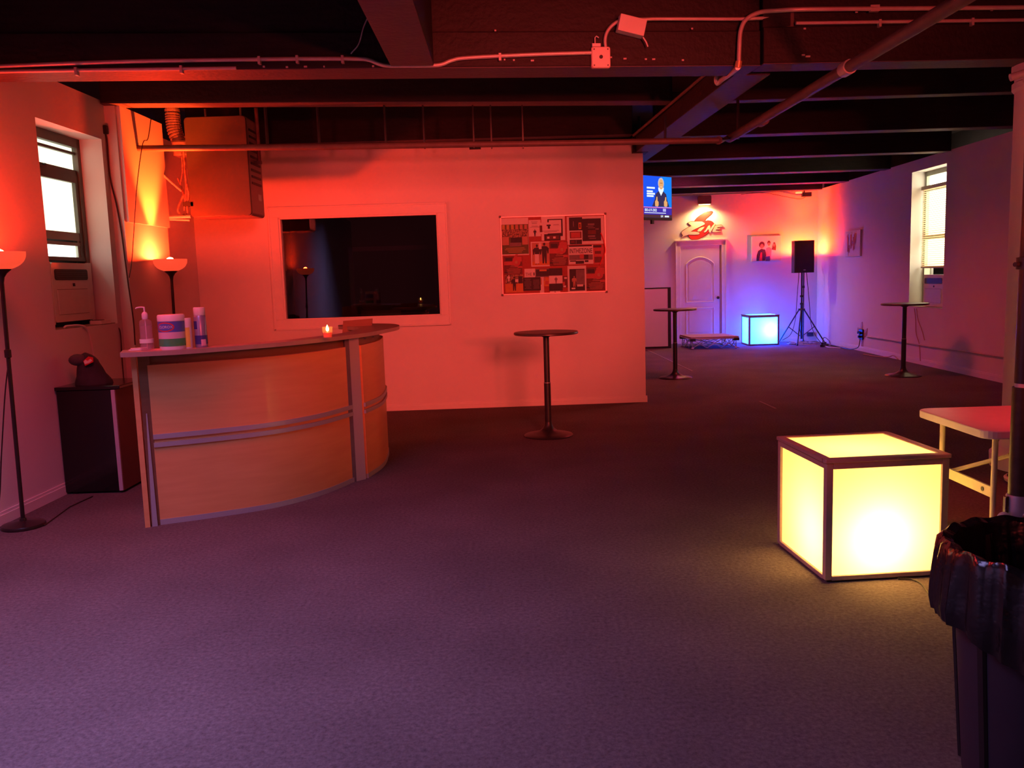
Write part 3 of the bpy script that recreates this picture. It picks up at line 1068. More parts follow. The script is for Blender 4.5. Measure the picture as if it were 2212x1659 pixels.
# ================================================================== FRIDGE AND BAG
t = thing('mini_fridge', 'black mini fridge with a silver door edge behind the desk', 'fridge', (-3.325, 6.2, 0), 0)
MB().box((0, 0, .015), (.40, .5, .775)).build('cabinet', GLOSSBLACK, t, bevel=.006)
MB().box((-.005, -.012, .775), (.47, .51, .80)).build('top', GLOSSBLACK, t, bevel=.004)
MB().box((.405, -.002, .02), (.435, .5, .77)).build('door', mat('brown_door_skin', (.18, .08, .05), .5, noise=(4, .3, (.14, .06, .04))), t)
MB().box((.402, -.008, .02), (.430, -.001, .77)).build('door_trim', mat('silver_door_trim', (.62, .58, .70), .35, .3, noise=(10, .3, (.55, .5, .62))), t)
for x in (.04, .36):
    MB().box((x, .03, 0), (x + .03, .06, .016)).build('foot', BLACKPLASTIC, t)
FAB = mat('black_cloth', (.028, .026, .030), .85, noise=(14, .3, (.05, .045, .05)), bump=(25, .6, .01))
t = thing('cloth_bag', 'slumped black cloth bag with a red and white badge on the black fridge', 'bag', (-3.135, 6.38, .80), .15)
vs, fs = [], []
rings, seg = 12, 20
for j in range(rings + 1):
    u = j / rings
    z = .235 * u
    w = (.135, .13, .122, .115, .105, .096, .09, .084, .082, .078, .066, .045, .006)[j]
    dx = -.028 * u - .025 * max(0, u - .6)
    for i in range(seg):
        a_ = 2 * PI * i / seg
        wob = 1 + .07 * math.sin(3 * a_ + 5 * u) + .05 * math.sin(7 * a_ - 9 * u)
        vs.append((dx + w * wob * math.cos(a_) * .95, w * wob * math.sin(a_) * .75, z))
for j in range(rings):
    for i in range(seg):
        l = (i + 1) % seg
        fs.append((j * seg + i, j * seg + l, (j + 1) * seg + l, (j + 1) * seg + i))
fs.append(tuple(range(seg))[::-1])
fs.append(tuple(range(rings * seg, (rings + 1) * seg)))
MB().add(vs, fs).build('bag_body', FAB, t, True)
MB().sphere((-.085, -.03, .185), .055, 16, 8, sx=1.15, sy=.9, sz=.8).build('flap', mat('grey_cloth', (.10, .09, .10), .8, noise=(20, .3, (.07, .065, .07))), t, True)
Mb = Matrix.Translation((.0, -.068, .175)) @ Matrix.Rotation(-.6, 4, 'Y') @ Matrix.Rotation(-.5, 4, 'X')
MB().slab([(-.035, -.02), (.03, -.032), (.045, 0), (.02, .03), (-.03, .025)], -.003, .0, Mb).build('badge', REDM, t)
MB().slab([(-.03, -.008), (.0, -.02), (.03, -.02), (.025, .002), (0, .0), (-.01, .02), (-.028, .016)], -.006, -.003, Mb).build('badge_emblem', PAPER, t)

# ================================================================== CABLES ON THE LEFT PIER
CABLE = mat('dark_cable', (.05, .02, .02), .5, noise=(20, .3, (.08, .03, .03)))


def cab(pts, r, name, label, m_=CABLE, n=5):
    o = MB().tube(crom(pts, n), r, 6).build(name, m_, None, True)
    return tag(o, label, 'cable')


PF = 7.36
cab([Yp(219, 225, PF), Yp(222, 275, PF), Yp(230, 300, PF), Yp(237, 380, PF), Yp(251, 440, PF), Yp(262, 500, PF), Yp(270, 560, PF), Yp(278, 620, PF), Yp(288, 690, PF), Yp(292, 745, PF)], .006, 'wall_cable', 'thick dark cable hanging down the pier beside the left window')
o = MB().box((-.03, -.03, -.035), (.03, .006, .035)).build('cable_box', BLACKPLASTIC, bevel=.004)
o.location = Yp(226, 281, PF)
tag(o, 'small black box on the dark cable beside the left window', 'junction box')
cab([Yp(314, 258, 7.9) + np.array([.05, 0, 0]), Yp(312, 300, 7.7) + np.array([.03, 0, 0]), Yp(298, 312, 7.6) + np.array([.04, 0, 0]), Yp(296, 400, PF), Yp(291, 470, PF), Yp(285, 560, PF), Yp(279, 600, PF)], .004, 'wall_cable', 'thin dark wire looping down in front of the yellow lamp glow', n=6)
c = cab([Yp(254, 705, 7.3), Yp(260, 720, 7.3), Yp(264, 780, 7.3), Yp(268, 830, 7.3)], .005, 'wall_cable', 'thin cord dropping from the corner of the left window sill to the fridge')
cab([Yp(316, 347, 8.2) , Yp(335, 360, 8.2), Yp(360, 385, 8.25), Yp(392, 413, 8.3)], .009, 'wall_cable', 'white cable running from the pier to the bundle beside the hanging unit', WHITEPL)
cab([Yp(315, 262, 8.2), Yp(315, 347, 8.2)], .004, 'wall_cable', 'straight thin wire dropping to the end of the white cable')

# ================================================================== HANGING HVAC UNIT
ux0, ux1, uy0, uy1, uz0, uz1 = -3.005, -2.425, 8.3, 8.74, 2.155, 3.01
t = thing('hanging_unit', 'pale boxy heating unit hung below the joists, left of the dark window', 'heating unit', (ux0, uy0, uz0), .0)
w_, h_, dp = ux1 - ux0, uz1 - uz0 + .07, uy1 - uy0
MB().rbox((0, .03, 0), (w_, dp, h_), .03, axis='y').build('cabinet', mat('brown_enamel', (.30, .20, .18), .45, noise=(5, .3, (.25, .16, .15))), t)
MB().rbox((.0, 0, .0), (w_, .03, h_), .035, axis='y').build('front_panel', GREYPANEL, t, bevel=.006)
for k in range(9):
    z = .30 + k * .062
    MB().box((w_ - .002, .08, z), (w_ + .006, dp - .06, z + .022)).build('side_vent', BLACKPLASTIC, t)
MB().box((w_, .10, .68 + .2), (w_ + .004, dp - .1, .95)).build('side_plate', mat('brown_plate', (.22, .1, .08), .5, noise=(9, .3, (.18, .08, .07))), t) if False else None
MB().box((w_, .27, .16), (w_ + .003, .36, .22)).build('rating_plate', PAPER, t)
for x in (.12, w_ - .12):
    MB().tube([(x, dp * .6, h_), (x, dp * .6, h_ + .12)], .01, 8).build('hanger_rod', CONDUIT, t)
hang = MB().tube([(w_ + .05, .2, .52), (w_ + .05, .2, h_ + .1)], .018, 10)
hang.build('support_pipe', mat('rusty_pipe', (.35, .2, .16), .5, .3, noise=(8, .25, (.12, .05, .05))), t, True)
MB().box((w_, .18, .50), (w_ + .07, .22, .53)).build('bracket', DARKPIPE, t)
duct_m = mat('flexible_foil_duct', (.62, .55, .52), .3, .5, noise=(12, .3, (.5, .42, .4)), bump=(30, .4, .01))
t2 = thing('foil_duct', 'crinkled foil duct elbow beside the hanging unit', 'duct', (0, 0, 0))
dp_ = crom([Yp(372, 236, 8.5) + np.array([0, 0, .3]), Yp(372, 236, 8.5), Yp(374, 262, 8.5), Yp(378, 285, 8.5), Yp(388, 310, 8.5), Yp(393, 335, 8.5)], 8)
vs, fs = [], []
mb = MB()
for i in range(len(dp_) - 1):
    r_ = .062 if i % 2 else .07
    mb.tube([dp_[i], dp_[i + 1]], r_, 16)
mb.build('duct_hose', duct_m, t2)
q = dp_[-1]
MB().box((q[0] - .06, q[1] - .09, q[2] - .02), (q[0] + .09, q[1] + .06, q[2] + .13)).build('collar', duct_m, t2, bevel=.02)
MB().box((q[0] - .02, q[1] - .094, q[2] + .02), (q[0] + .05, q[1] - .088, q[2] + .08)).build('collar_slot', BLACKPLASTIC, t2)
# wire bundle along the unit's left edge
wirem = mat('copper_and_white_wires', (.6, .4, .36), .4, .2, noise=(40, .25, (.12, .05, .05)))
t3 = thing('wire_bundle', 'tangle of wires and pipes down the left side of the hanging unit', 'wires', (0, 0, 0))
paths = [[(392, 322), (394, 370), (390, 400), (399, 425), (398, 455)], [(397, 322), (399, 360), (402, 400), (402, 430), (406, 460)],
         [(396, 330), (400, 385), (406, 410), (404, 450)], [(384, 385), (392, 405), (398, 425), (401, 440)], [(402, 400), (408, 420), (404, 445)],
         [(396, 422), (388, 440), (384, 455), (392, 464), (403, 462)]]
for k, ps in enumerate(paths):
    MB().tube(crom([Yp(x, y, 8.32) for x, y in ps], 5), .006 + .003 * (k % 2), 6).build('wire', wirem, t3, True)
MB().box((-.0, 0, 0), (.10, .05, .04)).build('terminal_block', BLACKPLASTIC, t3, loc=tuple(Yp(395, 446, 8.3)))
mb = MB().tube([Yp(352, 470, 8.3), Yp(378, 469, 8.3), Yp(412, 468, 8.3)], .014, 8)
mb.tube([Yp(354, 474, 8.3), Yp(410, 476, 8.3)], .008, 8)
mb.build('drain_pipe', WHITEPL, t3, True)
# sprinkler pipes
t = MB()
hp = [Yp(255, 236, 7.7), Yp(262, 275, 7.7), Yp(272, 319, 7.7)]
t.tube(hp, .018, 10)
t.tube([Yp(273, 321, 7.7), Yp(700, 317, 7.7), Yp(1340, 307, 7.7), Yp(1552, 303, 7.7)], .027, 12)
o = t.build('sprinkler_pipe', DARKPIPE, None, True)
tag(o, 'dark pipe running across below the joists, over the partition wall', 'pipe')
for px in (578, 690, 834, 917, 1024, 1062, 1130):
    q = Yp(px, 312, 7.72)
    MB().box((-.006, -.03, -.035), (.006, .03, .33)).build('pipe_clip', BLACKMETAL, o, loc=tuple(q))
q = Yp(1026, 314, 7.72)
MB().tube([q - np.array([.05, 0, 0]), q + np.array([.05, 0, 0])], .036, 12).build('coupling', BLACKMETAL, o, True)
dpipe = MB().tube([Yp(1552, 303, 7.7), (2.05, 8.0, 2.68), (2.10, 4.0, 2.68), (2.12, -1.5, 2.68)], .036, 14).build('sprinkler_pipe', DARKPIPE, None, True)
tag(dpipe, 'thick dark pipe slanting across the top right of the photo', 'pipe')
for y in (5.36, 7.1):
    MB().tube([(2.083, y - .05, 2.68), (2.083, y + .05, 2.68)], .044, 14).build('coupling', CONDUIT if y < 6 else DARKPIPE, dpipe, True)
q = Yp(1437, 270, 7.7)
MB().tube([Yp(1437, 300, 7.7), Yp(1437, 250, 7.7)], .012, 8).build('hanger', BLACKMETAL, o)
MB().tube([Yp(1594, 300, 7.9), Yp(1594, 215, 7.9)], .014, 8).build('hanger', BLACKMETAL, dpipe)

# ================================================================== CONDUITS, BOXES ON THE MAIN BEAM


def onbeam(x, y, off=.02):
    # main beam face: from (-3.32,5.42) to (1.72,5.925)  or right part
    d = ray(x, y)
    if x < 1700:
        p0, p1 = np.array([-3.32, 5.40]), np.array([1.72, 5.905])
    else:
        p0, p1 = np.array([1.725, 5.86]), np.array([6.05, 6.08])
    n_ = np.array([p1[1] - p0[1], -(p1[0] - p0[0])])
    n_ /= np.linalg.norm(n_)
    o_ = p0 + n_ * off
    t_ = ((o_ - CAM[:2]) @ n_) / (d[:2] @ n_)
    return CAM + d * t_


def conduit(pts, r, label, off=.02, n=6, smoothpath=True):
    P_ = [onbeam(x, y, off) for x, y in pts]
    o = MB().tube(crom(P_, n) if smoothpath else P_, r, 10).build('conduit', CONDUIT, None, True)
    return tag(o, label, 'conduit')


def straps(o, pts, off=.02, r=.014):
    for x, y in pts:
        q = onbeam(x, y, off)
        MB().box((-.008, -.014, -.03), (.008, .02, .016)).build('strap', CONDUIT, o, loc=tuple(q))


k1 = conduit([(-60, 147), (0, 143), (275, 133), (500, 129), (640, 127), (760, 127), (795, 129), (818, 138), (838, 142), (870, 142), (945, 141), (975, 131), (1010, 125), (1150, 118), (1277, 114)], .0125, 'long bent conduit along the near face of the deep beam, top left')
straps(k1, [(642, 126), (740, 126), (1080, 121), (560, 128)])
k2 = conduit([(-60, 159), (0, 155), (160, 152), (510, 147)], .0105, 'shorter lower conduit under the long one at the far left', off=.018)
straps(k2, [(165, 152), (392, 148)])
t = thing('electrical_box', 'square junction box with a dark centre knockout on the deep beam', 'junction box', tuple(onbeam(1298, 124, .03)), .1)
MB().rbox((-.062, -.0, -.066), (.062, .028, .066), .012, axis='y').build('box_body', mat('red_oxide_box', (.55, .38, .34), .5, noise=(9, .3, (.48, .33, .3))), t)
MB().rbox((-.058, -.006, -.062), (.058, .0, .062), .014, axis='y').build('cover_plate', CREAMPL, t)
MB().lathe([(0, 0), (.012, 0), (.012, .004), (0, .004)], seg=14, M=Matrix.Translation((0, -.006, .002)) @ Matrix.Rotation(PI / 2, 4, 'X')).build('knockout', BLACKPLASTIC, t)
for x, z in ((-.045, .05), (.045, .05), (-.045, -.05), (.045, -.05)):
    MB().lathe([(0, 0), (.005, 0), (.005, .003), (0, .003)], seg=10, M=Matrix.Translation((x, -.006, z)) @ Matrix.Rotation(PI / 2, 4, 'X')).build('screw', DARKPIPE, t)
MB().box((-.055, .0, .068), (.0, .03, .088)).build('connector', WHITEPL, t)
MB().tube([(-.035, .01, .088), (-.035, .01, .125), (-.025, .01, .135), (-.01, .01, .125)], .004, 6).build('loose_wire', WHITEPL, t, True)
t = thing('fluorescent_ballast_box', 'white rectangular box hanging tilted on the deep beam', 'electrical box', tuple(onbeam(1364, 56, .05)), .1)
MB().box((-.088, -.03, -.052), (.088, .045, .052)).build('casing', CREAMPL, t, bevel=.004, rot=(0, .23, 0))
MB().tube(crom([(.075, 0, -.07), (.095, 0, -.10), (.107, 0, -.13)], 4), .005, 6).build('loose_wire', WHITEPL, t, True)
k3 = conduit([(1308, 103), (1307, 85), (1312, 68), (1326, 52), (1345, 44), (1390, 42), (1420, 41), (1500, 41), (1600, 41), (1671, 38)], .0115, 'curved conduit rising from the junction box behind the tilted white box', off=.016)
k3b = conduit([(1719, 50), (1800, 49), (2000, 46), (2212, 43), (2300, 42)], .0115, 'lower straight conduit at the top right of the beam', off=.016)
k4 = conduit([(2300, 14), (2212, 16), (2000, 18), (1750, 20), (1680, 23), (1640, 27), (1612, 42), (1600, 66), (1597, 100), (1596, 132)], .0145, 'conduit curving from the top right down the beam', off=.035, n=8)
MB().tube([onbeam(1596, 132, .035), onbeam(1594, 146, .03)], .022, 10).build('elbow_fitting', mat('brass_fitting', (.6, .42, .2), .4, .4, noise=(20, .3, (.5, .35, .16))), k4, True)
MB().tube(crom([onbeam(1594, 146, .03), Yp(1580, 158, 6.1), Yp(1560, 172, 6.35), Yp(1550, 180, 6.4), Yp(1547, 172, 6.4), Yp(1549, 165, 6.4)], 6), .017, 10).build('hook_end', CONDUIT, k4, True)
MB().box((-.03, -.02, -.02), (.03, .01, .02)).build('clamp', CONDUIT, k4, loc=tuple(onbeam(1888, 19, .03)))
straps(k3b, [(1900, 48), (2100, 45)])
bx = MB().box((-.075, -.0, -.075), (.075, .03, .075)).build('dark_box', DARKPIPE, bevel=.01)
bx.location = tuple(onbeam(1693, 48, .03))
tag(bx, 'dark octagonal box where two conduits meet near the girder', 'junction box')
wi = MB().tube(crom([onbeam(801, 0, .01), onbeam(797, 30, .01), onbeam(785, 60, .01), onbeam(775, 95, .01), onbeam(758, 116, .01)], 5), .004, 6).build('thin_wire', WHITEPL, None, True)
tag(wi, 'thin loose wire hanging on the beam left of the near girder', 'cable')
# flecks of paint and nails on the beam
FLECK = mat('pale_paint_fleck', (.6, .5, .5), .6, noise=(30, .3, (.45, .36, .36)))
fx = [(1070, 66, .012), (1495, 62, .012), (1738, 62, .016), (1850, 26, .016), (2142, 22, .016), (1475, 130, .014), (1395, 128, .014), (1412, 128, .02), (1735, 119, .02), (1745, 122, .03), (1110, 130, .012), (1150, 131, .02), (1090, 129, .01), (1320, 124, .012), (1350, 127, .02), (1690, 52, .01), (880, 133, .02), (700, 144, .008), (660, 144, .02), (806, 143, .012), (570, 144, .012), (620, 145, .014)]
fk = MB()
for x, y, s_ in fx:
    q = onbeam(x, y, .004)
    fk.box((q[0] - s_ / 2, q[1] - .004, q[2] - .005), (q[0] + s_ / 2, q[1] + .004, q[2] + .005))
o = fk.build('paint_flecks', FLECK)
o['kind'] = 'stuff'
attach(o, MAINB)

# ================================================================== BAR TABLES
TOPM = mat('dark_laminate_table_top', (.045, .028, .028), .35, noise=(6, .3, (.06, .04, .04)), spec=.5)


def bar_table(loc, label, h=.98):
    t = thing('bar_table', label, 'bar table', loc, 0, 'tall round bar tables')
    MB().lathe([(0, 0), (.292, 0), (.30, .006), (.30, .018), (.295, .024), (0, .024)], (0, 0, h - .024), 48).build('table_top', TOPM, t, True)
    MB().lathe([(0, h - .05), (.03, h - .05), (.07, h - .028), (.075, h - .024), (0, h - .024)], seg=24).build('top_bracket', BLACKMETAL, t, True)
    MB().lathe([(0, .05), (.031, .05), (.031, .50), (0, .50)], seg=24).build('lower_column', BLACKMETAL, t, True)
    MB().lathe([(0, .50), (.0325, .50), (.0325, .506), (0, .506)], seg=24).build('column_ring', SILVER, t, True)
    MB().lathe([(0, .506), (.0275, .506), (.0275, h - .04), (0, h - .04)], seg=24).build('upper_column', BLACKMETAL, t, True)
    MB().lathe([(0, 0), (.228, 0), (.232, .006), (.225, .014), (.15, .026), (.09, .045), (.055, .07), (.038, .10), (.033, .13), (0, .13)], seg=48).build('base', BLACKMETAL, t, True)
    return t


bt = bar_table((.33, 7.96, 0), 'tall round black bar table in front of the partition wall')
b2 = copy_tree(bt)
b2.location = (2.32, 12.06, 0)
b2['label'] = 'tall round black bar table beyond the partition corner, near the whiteboard'
b3 = copy_tree(bt)
b3.location = (5.30, 11.51, 0)
b3['label'] = 'tall round black bar table in front of the right window'

# ================================================================== LIGHT CUBES


def light_cube(loc, rz, label, panel_mat, glow, energy, lpos, frame_mat, s=.60):
    t = thing('light_cube', label, 'light cube', loc, rz, 'glowing seat cubes')
    w = .034
    for (x, y) in ((0, 0), (s - w, 0), (0, s - w), (s - w, s - w)):
        MB().box((x, y, .012), (x + w, y + w, s - .022)).build('corner_post', frame_mat, t, bevel=.003)
    for z in (.0, s - .05):
        for lo, hi in (((w, 0), (s - w, w)), ((w, s - w), (s - w, s)), ((0, w), (w, s - w)), ((s - w, w), (s, s - w))):
            MB().box((lo[0], lo[1], z + .008 if z == 0 else z), (hi[0], hi[1], z + .030)).build('rail', frame_mat, t, bevel=.003)
    # opal sheets: single translucent membranes set into the frame
    for (xa, ya), (xb, yb) in (((w, .014), (s - w, .014)), ((w, s - .014), (s - w, s - .014)), ((.014, w), (.014, s - w)), ((s - .014, w), (s - .014, s - w))):
        MB().add([(xa, ya, .028), (xb, yb, .028), (xb, yb, s - .048), (xa, ya, s - .048)], [(0, 1, 2, 3)]).build('side_panel', panel_mat, t)
    MB().add([(w * .8, w * .8, s - .006), (s - w * .8, w * .8, s - .006), (s - w * .8, s - w * .8, s - .006), (w * .8, s - w * .8, s - .006)], [(0, 1, 2, 3)]).build('top_panel', panel_mat, t)
    mb = MB()
    for lo, hi in (((-.006, -.006), (s + .006, w)), ((-.006, s - w), (s + .006, s + .006)), ((-.006, w), (w, s - w)), ((s - w, w), (s + .006, s - w))):
        mb.box((lo[0], lo[1], s - .020), (hi[0], hi[1], s))
    mb.build('top_rim', frame_mat, t, bevel=.004)
    MB().box((w * .5, w * .5, .0), (s - w * .5, s - w * .5, .012)).build('bottom_board', DARKPIPE, t)
    MB().lathe([(0, 0), (.03, 0), (.03, .04), (0, .04)], (lpos[0], lpos[1], .012), 16).build('lamp_holder', WHITEPL, t)
    d = bpy.data.lights.new('cube_lamp', 'POINT')
    d.energy = energy
    d.color = glow
    d.shadow_soft_size = .035
    L = bpy.data.objects.new('cube_lamp', d)
    COL.objects.link(L)
    L.parent = t
    L.location = lpos
    return t


FR1 = mat('cube_frame_aluminium', (.52, .40, .36), .45, .2, noise=(40, .3, (.45, .34, .3)))
YP = translucent_mat('opal_panel_yellow', (.80, .76, .66), (1, .58, .12), .42)
ca = light_cube((1.46, 3.925, 0), .07, 'glowing yellow light cube on the carpet at right', YP, (1, .50, .115), 32, (.28, .19, .20), FR1)
FR2 = mat('cube_frame_violet', (.40, .36, .42), .45, .2, noise=(40, .3, (.32, .28, .35)))
BP = translucent_mat('opal_panel_blue', (.70, .82, .86), (.02, .46, 1.0), 1.15)
cb = light_cube((4.70, 16.87, 0), -.02, 'glowing cyan-blue light cube by the back wall', BP, (.007, .040, 1.0), 420, (.44, .20, .30), FR2)

# ================================================================== FOLDING TABLE
t = thing('folding_table', 'white folding table lit red at the right edge', 'folding table', (2.115, 3.77, 0), 0)
tw, td, th_ = 1.85, .68, .74


def rrect(x0, y0, x1, y1, r, seg=6):
    out = []
    for cx, cy, s_ in ((x1 - r, y1 - r, 0), (x0 + r, y1 - r, 1), (x0 + r, y0 + r, 2), (x1 - r, y0 + r, 3)):
        for k in range(seg + 1):
            a_ = PI / 2 * (s_ + k / seg)
            out.append((cx + r * math.cos(a_), cy + r * math.sin(a_)))
    return out


MB().prism(rrect(0, 0, tw, td, .07), th_ - .04, th_).build('table_top', WHITEPL, t, bevel=.006)
LEG = mat('cream_steel_tube', (.70, .62, .45), .4, .1, noise=(20, .3, (.62, .54, .38)))
for sx, d_ in ((.10, 1), (tw - .10, -1)):
    for yy, dy in ((.10, -.02), (td - .10, .02)):
        MB().tube([(sx + .04 * d_ * 0, yy, th_ - .04), (sx - .0 * d_, yy, .40), (sx - .0 * d_, yy + dy * .5, .012)], .0135, 10).build('leg', LEG, t, True)
        MB().lathe([(0, 0), (.018, 0), (.018, .02), (0, .02)], (sx, yy + dy * .5, 0), 12).build('foot_cap', BLACKPLASTIC, t)
    o = MB().box((sx - .006, .10, .405), (sx + .006, td - .10, .455)).build('cross_bar', LEG, t)
    MB().lathe([(0, 0), (.011, 0), (.011, .003), (0, .003)], (0, 0, 0), 12, Matrix.Translation((sx - .006 * d_, .18, .43)) @ Matrix.Rotation(-PI / 2 * d_, 4, 'Y')).build('bolt_hole', BLACKPLASTIC, t)
    MB().tube([(sx + .01 * d_, td * .82, .42), (sx + .22 * d_, td * .5, .55), (sx + .5 * d_, td * .5, .69)], .011, 8).build('brace', LEG, t, True)
    MB().tube([(sx + .21 * d_, td * .5, .545), (sx + .5 * d_, td * .5, .69)], .016, 8).build('brace_sleeve', mat('dull_brass_sleeve', (.35, .25, .12), .5, .3, noise=(9, .3, (.3, .2, .1))), t, True)

# ================================================================== STAND POLE (right edge) and disc
t = thing('speaker_stand', 'tall black tripod stand at the right edge behind the bin', 'speaker stand', (1.935, 3.2, 0), 0, 'speaker stands')
MB().lathe([(0, .60), (.042, .60), (.042, 1.02), (0, 1.02)], seg=24).build('lower_tube', mat('worn_black_tube', (.035, .028, .02), .45, .2, noise=(30, .35, (.10, .07, .035))), t, True)
MB().lathe([(0, 1.035), (.036, 1.035), (.034, 2.3), (0, 2.3)], seg=24).build('upper_tube', BLACKMETAL, t, True)
MB().lathe([(0, 1.02), (.034, 1.02), (.034, 1.036), (0, 1.036)], seg=24).build('gap_ring', WHITEPL, t, True)
MB().lathe([(.034, 1.46), (.046, 1.462), (.046, 1.505), (.034, 1.507)], seg=24).build('collar', BLACKMETAL, t, True)
MB().tube([(-.04, 0, 1.48), (-.062, -.01, 1.48)], .009, 10).build('knob', BLACKMETAL, t, True)
MB().lathe([(0, .50), (.046, .50), (.048, .60), (.044, .605), (0, .605)], seg=24).build('clamp', SILVER, t, True)
MB().box((-.062, -.012, .535), (-.046, .006, .60)).build('clamp_lever', CHROME, t, bevel=.003)
MB().sphere((-.075, -.03, .52), .026, 14, 8).build('clamp_knob', CREAMPL, t, True)
MB().tube([(0, -.05, .53), (0, -.075, .53)], .02, 14).build('ring_bolt', CHROME, t, True)
MB().lathe([(0, .12), (.02, .12), (.02, .52), (0, .52)], seg=16).build('foot_tube', BLACKMETAL, t, True)
for k in range(3):
    a_ = math.radians(-30) + k * 2 * PI / 3
    MB().tube([(.04 * math.cos(a_), .04 * math.sin(a_), .52), (.34 * math.cos(a_), .34 * math.sin(a_), .012)], .012, 8).build('leg', BLACKMETAL, t, True)
q = Zp(2198, 1024, .02)
t = thing('floor_disc', 'round black-topped disc with a pale rim on the carpet by the column', 'disc', (3.50, 5.66, 0), 0)
MB().lathe([(0, 0), (.15, 0), (.165, .01), (.17, .03), (.16, .04), (0, .04)], seg=36).build('rim', CREAMPL, t, True)
MB().lathe([(0, .04), (.15, .04), (.14, .055), (.08, .06), (0, .06)], seg=36).build('pad', mat('black_pile', (.01, .01, .01), .95, noise=(80, .3, (.02, .02, .02)), bump=(200, 1., .01)), t, True)

# ================================================================== TRASH CAN AND LINER
BIN = mat('blue_grey_bin_plastic', (.050, .042, .060), .55, noise=(9, .3, (.042, .036, .052)), bump=(60, .1, .002))
t = thing('trash_can', 'round blue-grey bin in the bottom right corner', 'bin', (1.495, 2.30, 0))
vs, fs = [], []
prof = [(0, 0), (.205, 0), (.212, .012), (.252, .64), (.266, .645), (.270, .66), (.270, .695), (.262, .70), (.255, .695), (.250, .64), (.205, .03), (0, .03)]
MB().lathe(prof, seg=64).build('bin_body', BIN, t, True)
RIBM = mat('dark_bin_rib', (.022, .019, .02), .5, noise=(9, .3, (.018, .016, .017)))
for a_ in (math.radians(196), math.radians(228), math.radians(262), math.radians(150)):
    rc, rs = math.cos(a_), math.sin(a_)
    MB().add([((.2135) * rc - .014 * rs * q, (.2135) * rs + .014 * rc * q, .03) for q in (-1, 1)] + [((.2515) * rc - .014 * rs * q, (.2515) * rs + .014 * rc * q, .60) for q in (1, -1)]
             + [((.221) * rc - .009 * rs * q, (.221) * rs + .009 * rc * q, .03) for q in (-1, 1)] + [((.259) * rc - .009 * rs * q, (.259) * rs + .009 * rc * q, .60) for q in (1, -1)],
             [(0, 3, 2, 1), (4, 5, 6, 7), (0, 1, 5, 4), (1, 2, 6, 5), (2, 3, 7, 6), (3, 0, 4, 7)]).build('rib', RIBM, t)
LIN = mat('black_bin_liner', (.010, .009, .010), .17, noise=(8, .3, (.016, .014, .015)), bump=(7, .5, .03), spec=.7)
vs, fs = [], []
rings = [(.215, .40, 1.2), (.232, .50, 1.), (.243, .60, .7), (.252, .68, .35), (.262, .712, .2), (.279, .722, .25), (.293, .708, .5), (.300, .67, .8), (.305, .61, 1.), (.309, .55, 1.2), (.312, .50, 1.35), (.306, .455, 1.5)]
n = 220
rnd = random.Random(4)
ph = [rnd.random() * 6.28 for _ in range(8)]


def fold(a_, w_):
    f_ = .0
    for k_, (fr_, am_) in enumerate(((3, .008), (7, .009), (11, .007), (17, .003), (29, .0018))):
        u_ = math.sin(a_ * fr_ + ph[k_] + .35 * w_ * (k_ - 2))
        f_ += am_ * (1 - 2 * abs(u_) ** .7)
    return f_


for j_, (r_, z_, w_) in enumerate(rings):
    for i_ in range(n):
        a_ = 2 * PI * i_ / n
        rr_ = r_ + fold(a_, w_) * min(1.2, w_) * (.8 if j_ > 4 else 1.)
        if j_ > 4:
            rr_ = max(rr_, .277 if z_ > .62 else .262)
        else:
            rr_ = min(rr_, .252)
        zz_ = z_ + .004 * math.sin(a_ * 17 + 1) * (1 if 2 < j_ < 7 else 0)
        if j_ >= 8:
            zz_ += (.062 * math.cos(a_ - 2.75) - .018 + .012 * math.sin(4 * a_ + 1.3)) * (j_ - 7) / 4
        vs.append((rr_ * math.cos(a_), rr_ * math.sin(a_), zz_))
for j_ in range(len(rings) - 1):
    for i_ in range(n):
        l_ = (i_ + 1) % n
        fs.append((j_ * n + i_, j_ * n + l_, (j_ + 1) * n + l_, (j_ + 1) * n + i_))
fs.append(tuple(range(n))[::-1])
o = MB().add(vs, fs).build('bin_liner', LIN, None, True)
o.location = (1.495, 2.30, -.012)
tag(o, 'crumpled black plastic liner folded over the bin rim', 'bin liner')
cdl = MB().tube(crom([Zp(1940, 1250, .006), Zp(1968, 1251, .006), Zp(1990, 1261, .006), Zp(2006, 1282, .006), Zp(2030, 1300, .006)], 6), .004, 6).build('cube_cord', BLACKPLASTIC, None, True)
attach(cdl, ca)

# ================================================================== FAR ROOM: TV
t = thing('television', 'wall television showing a grey-haired man with both thumbs up', 'television', (2.205, 11.6, 2.175), math.radians(39))
TW, TH = .98, .575
MB().box((-TW, .0, 0), (0, .045, TH)).build('case', BLACKPLASTIC, t, bevel=.004)
sb = .012
MB().box((-TW + sb, -.002, .032), (-sb, .001, TH - sb)).build('screen', emat('tv_blue', (.015, .09, .85), 1.1), t)
for k, (x0_, x1_, c_, s_) in enumerate(((-.22, -sb, (.01, .22, .95), 1.1),)):
    MB().box((x0_, -.003, .17), (x1_, -.002, TH - sb)).build('screen_glow', emat('tv_blue_bright', c_, s_), t)


def tvp(pts, name, m_, y=-.004):
    return MB().slab(pts, y - .001, y, None).build(name, m_, t)


SKIN = emat('tv_skin', (.85, .42, .16), 1.)
SWE = emat('tv_sweater', (.045, .03, .10), 1.)
WHI = emat('tv_white', (.8, .9, 1.), 1.1)
PNK = emat('tv_pink', (.9, .25, .6), 1.)
TVN = emat('tv_navy', (.06, .03, .42), 1.)
TVB = emat('tv_brown', (.09, .03, .04), 1.)
cxm = -.225


def ell(cx, cz, rx, rz_, n=20):
    return [(cx + rx * math.cos(2 * PI * i / n), cz + rz_ * math.sin(2 * PI * i / n)) for i in range(n)]


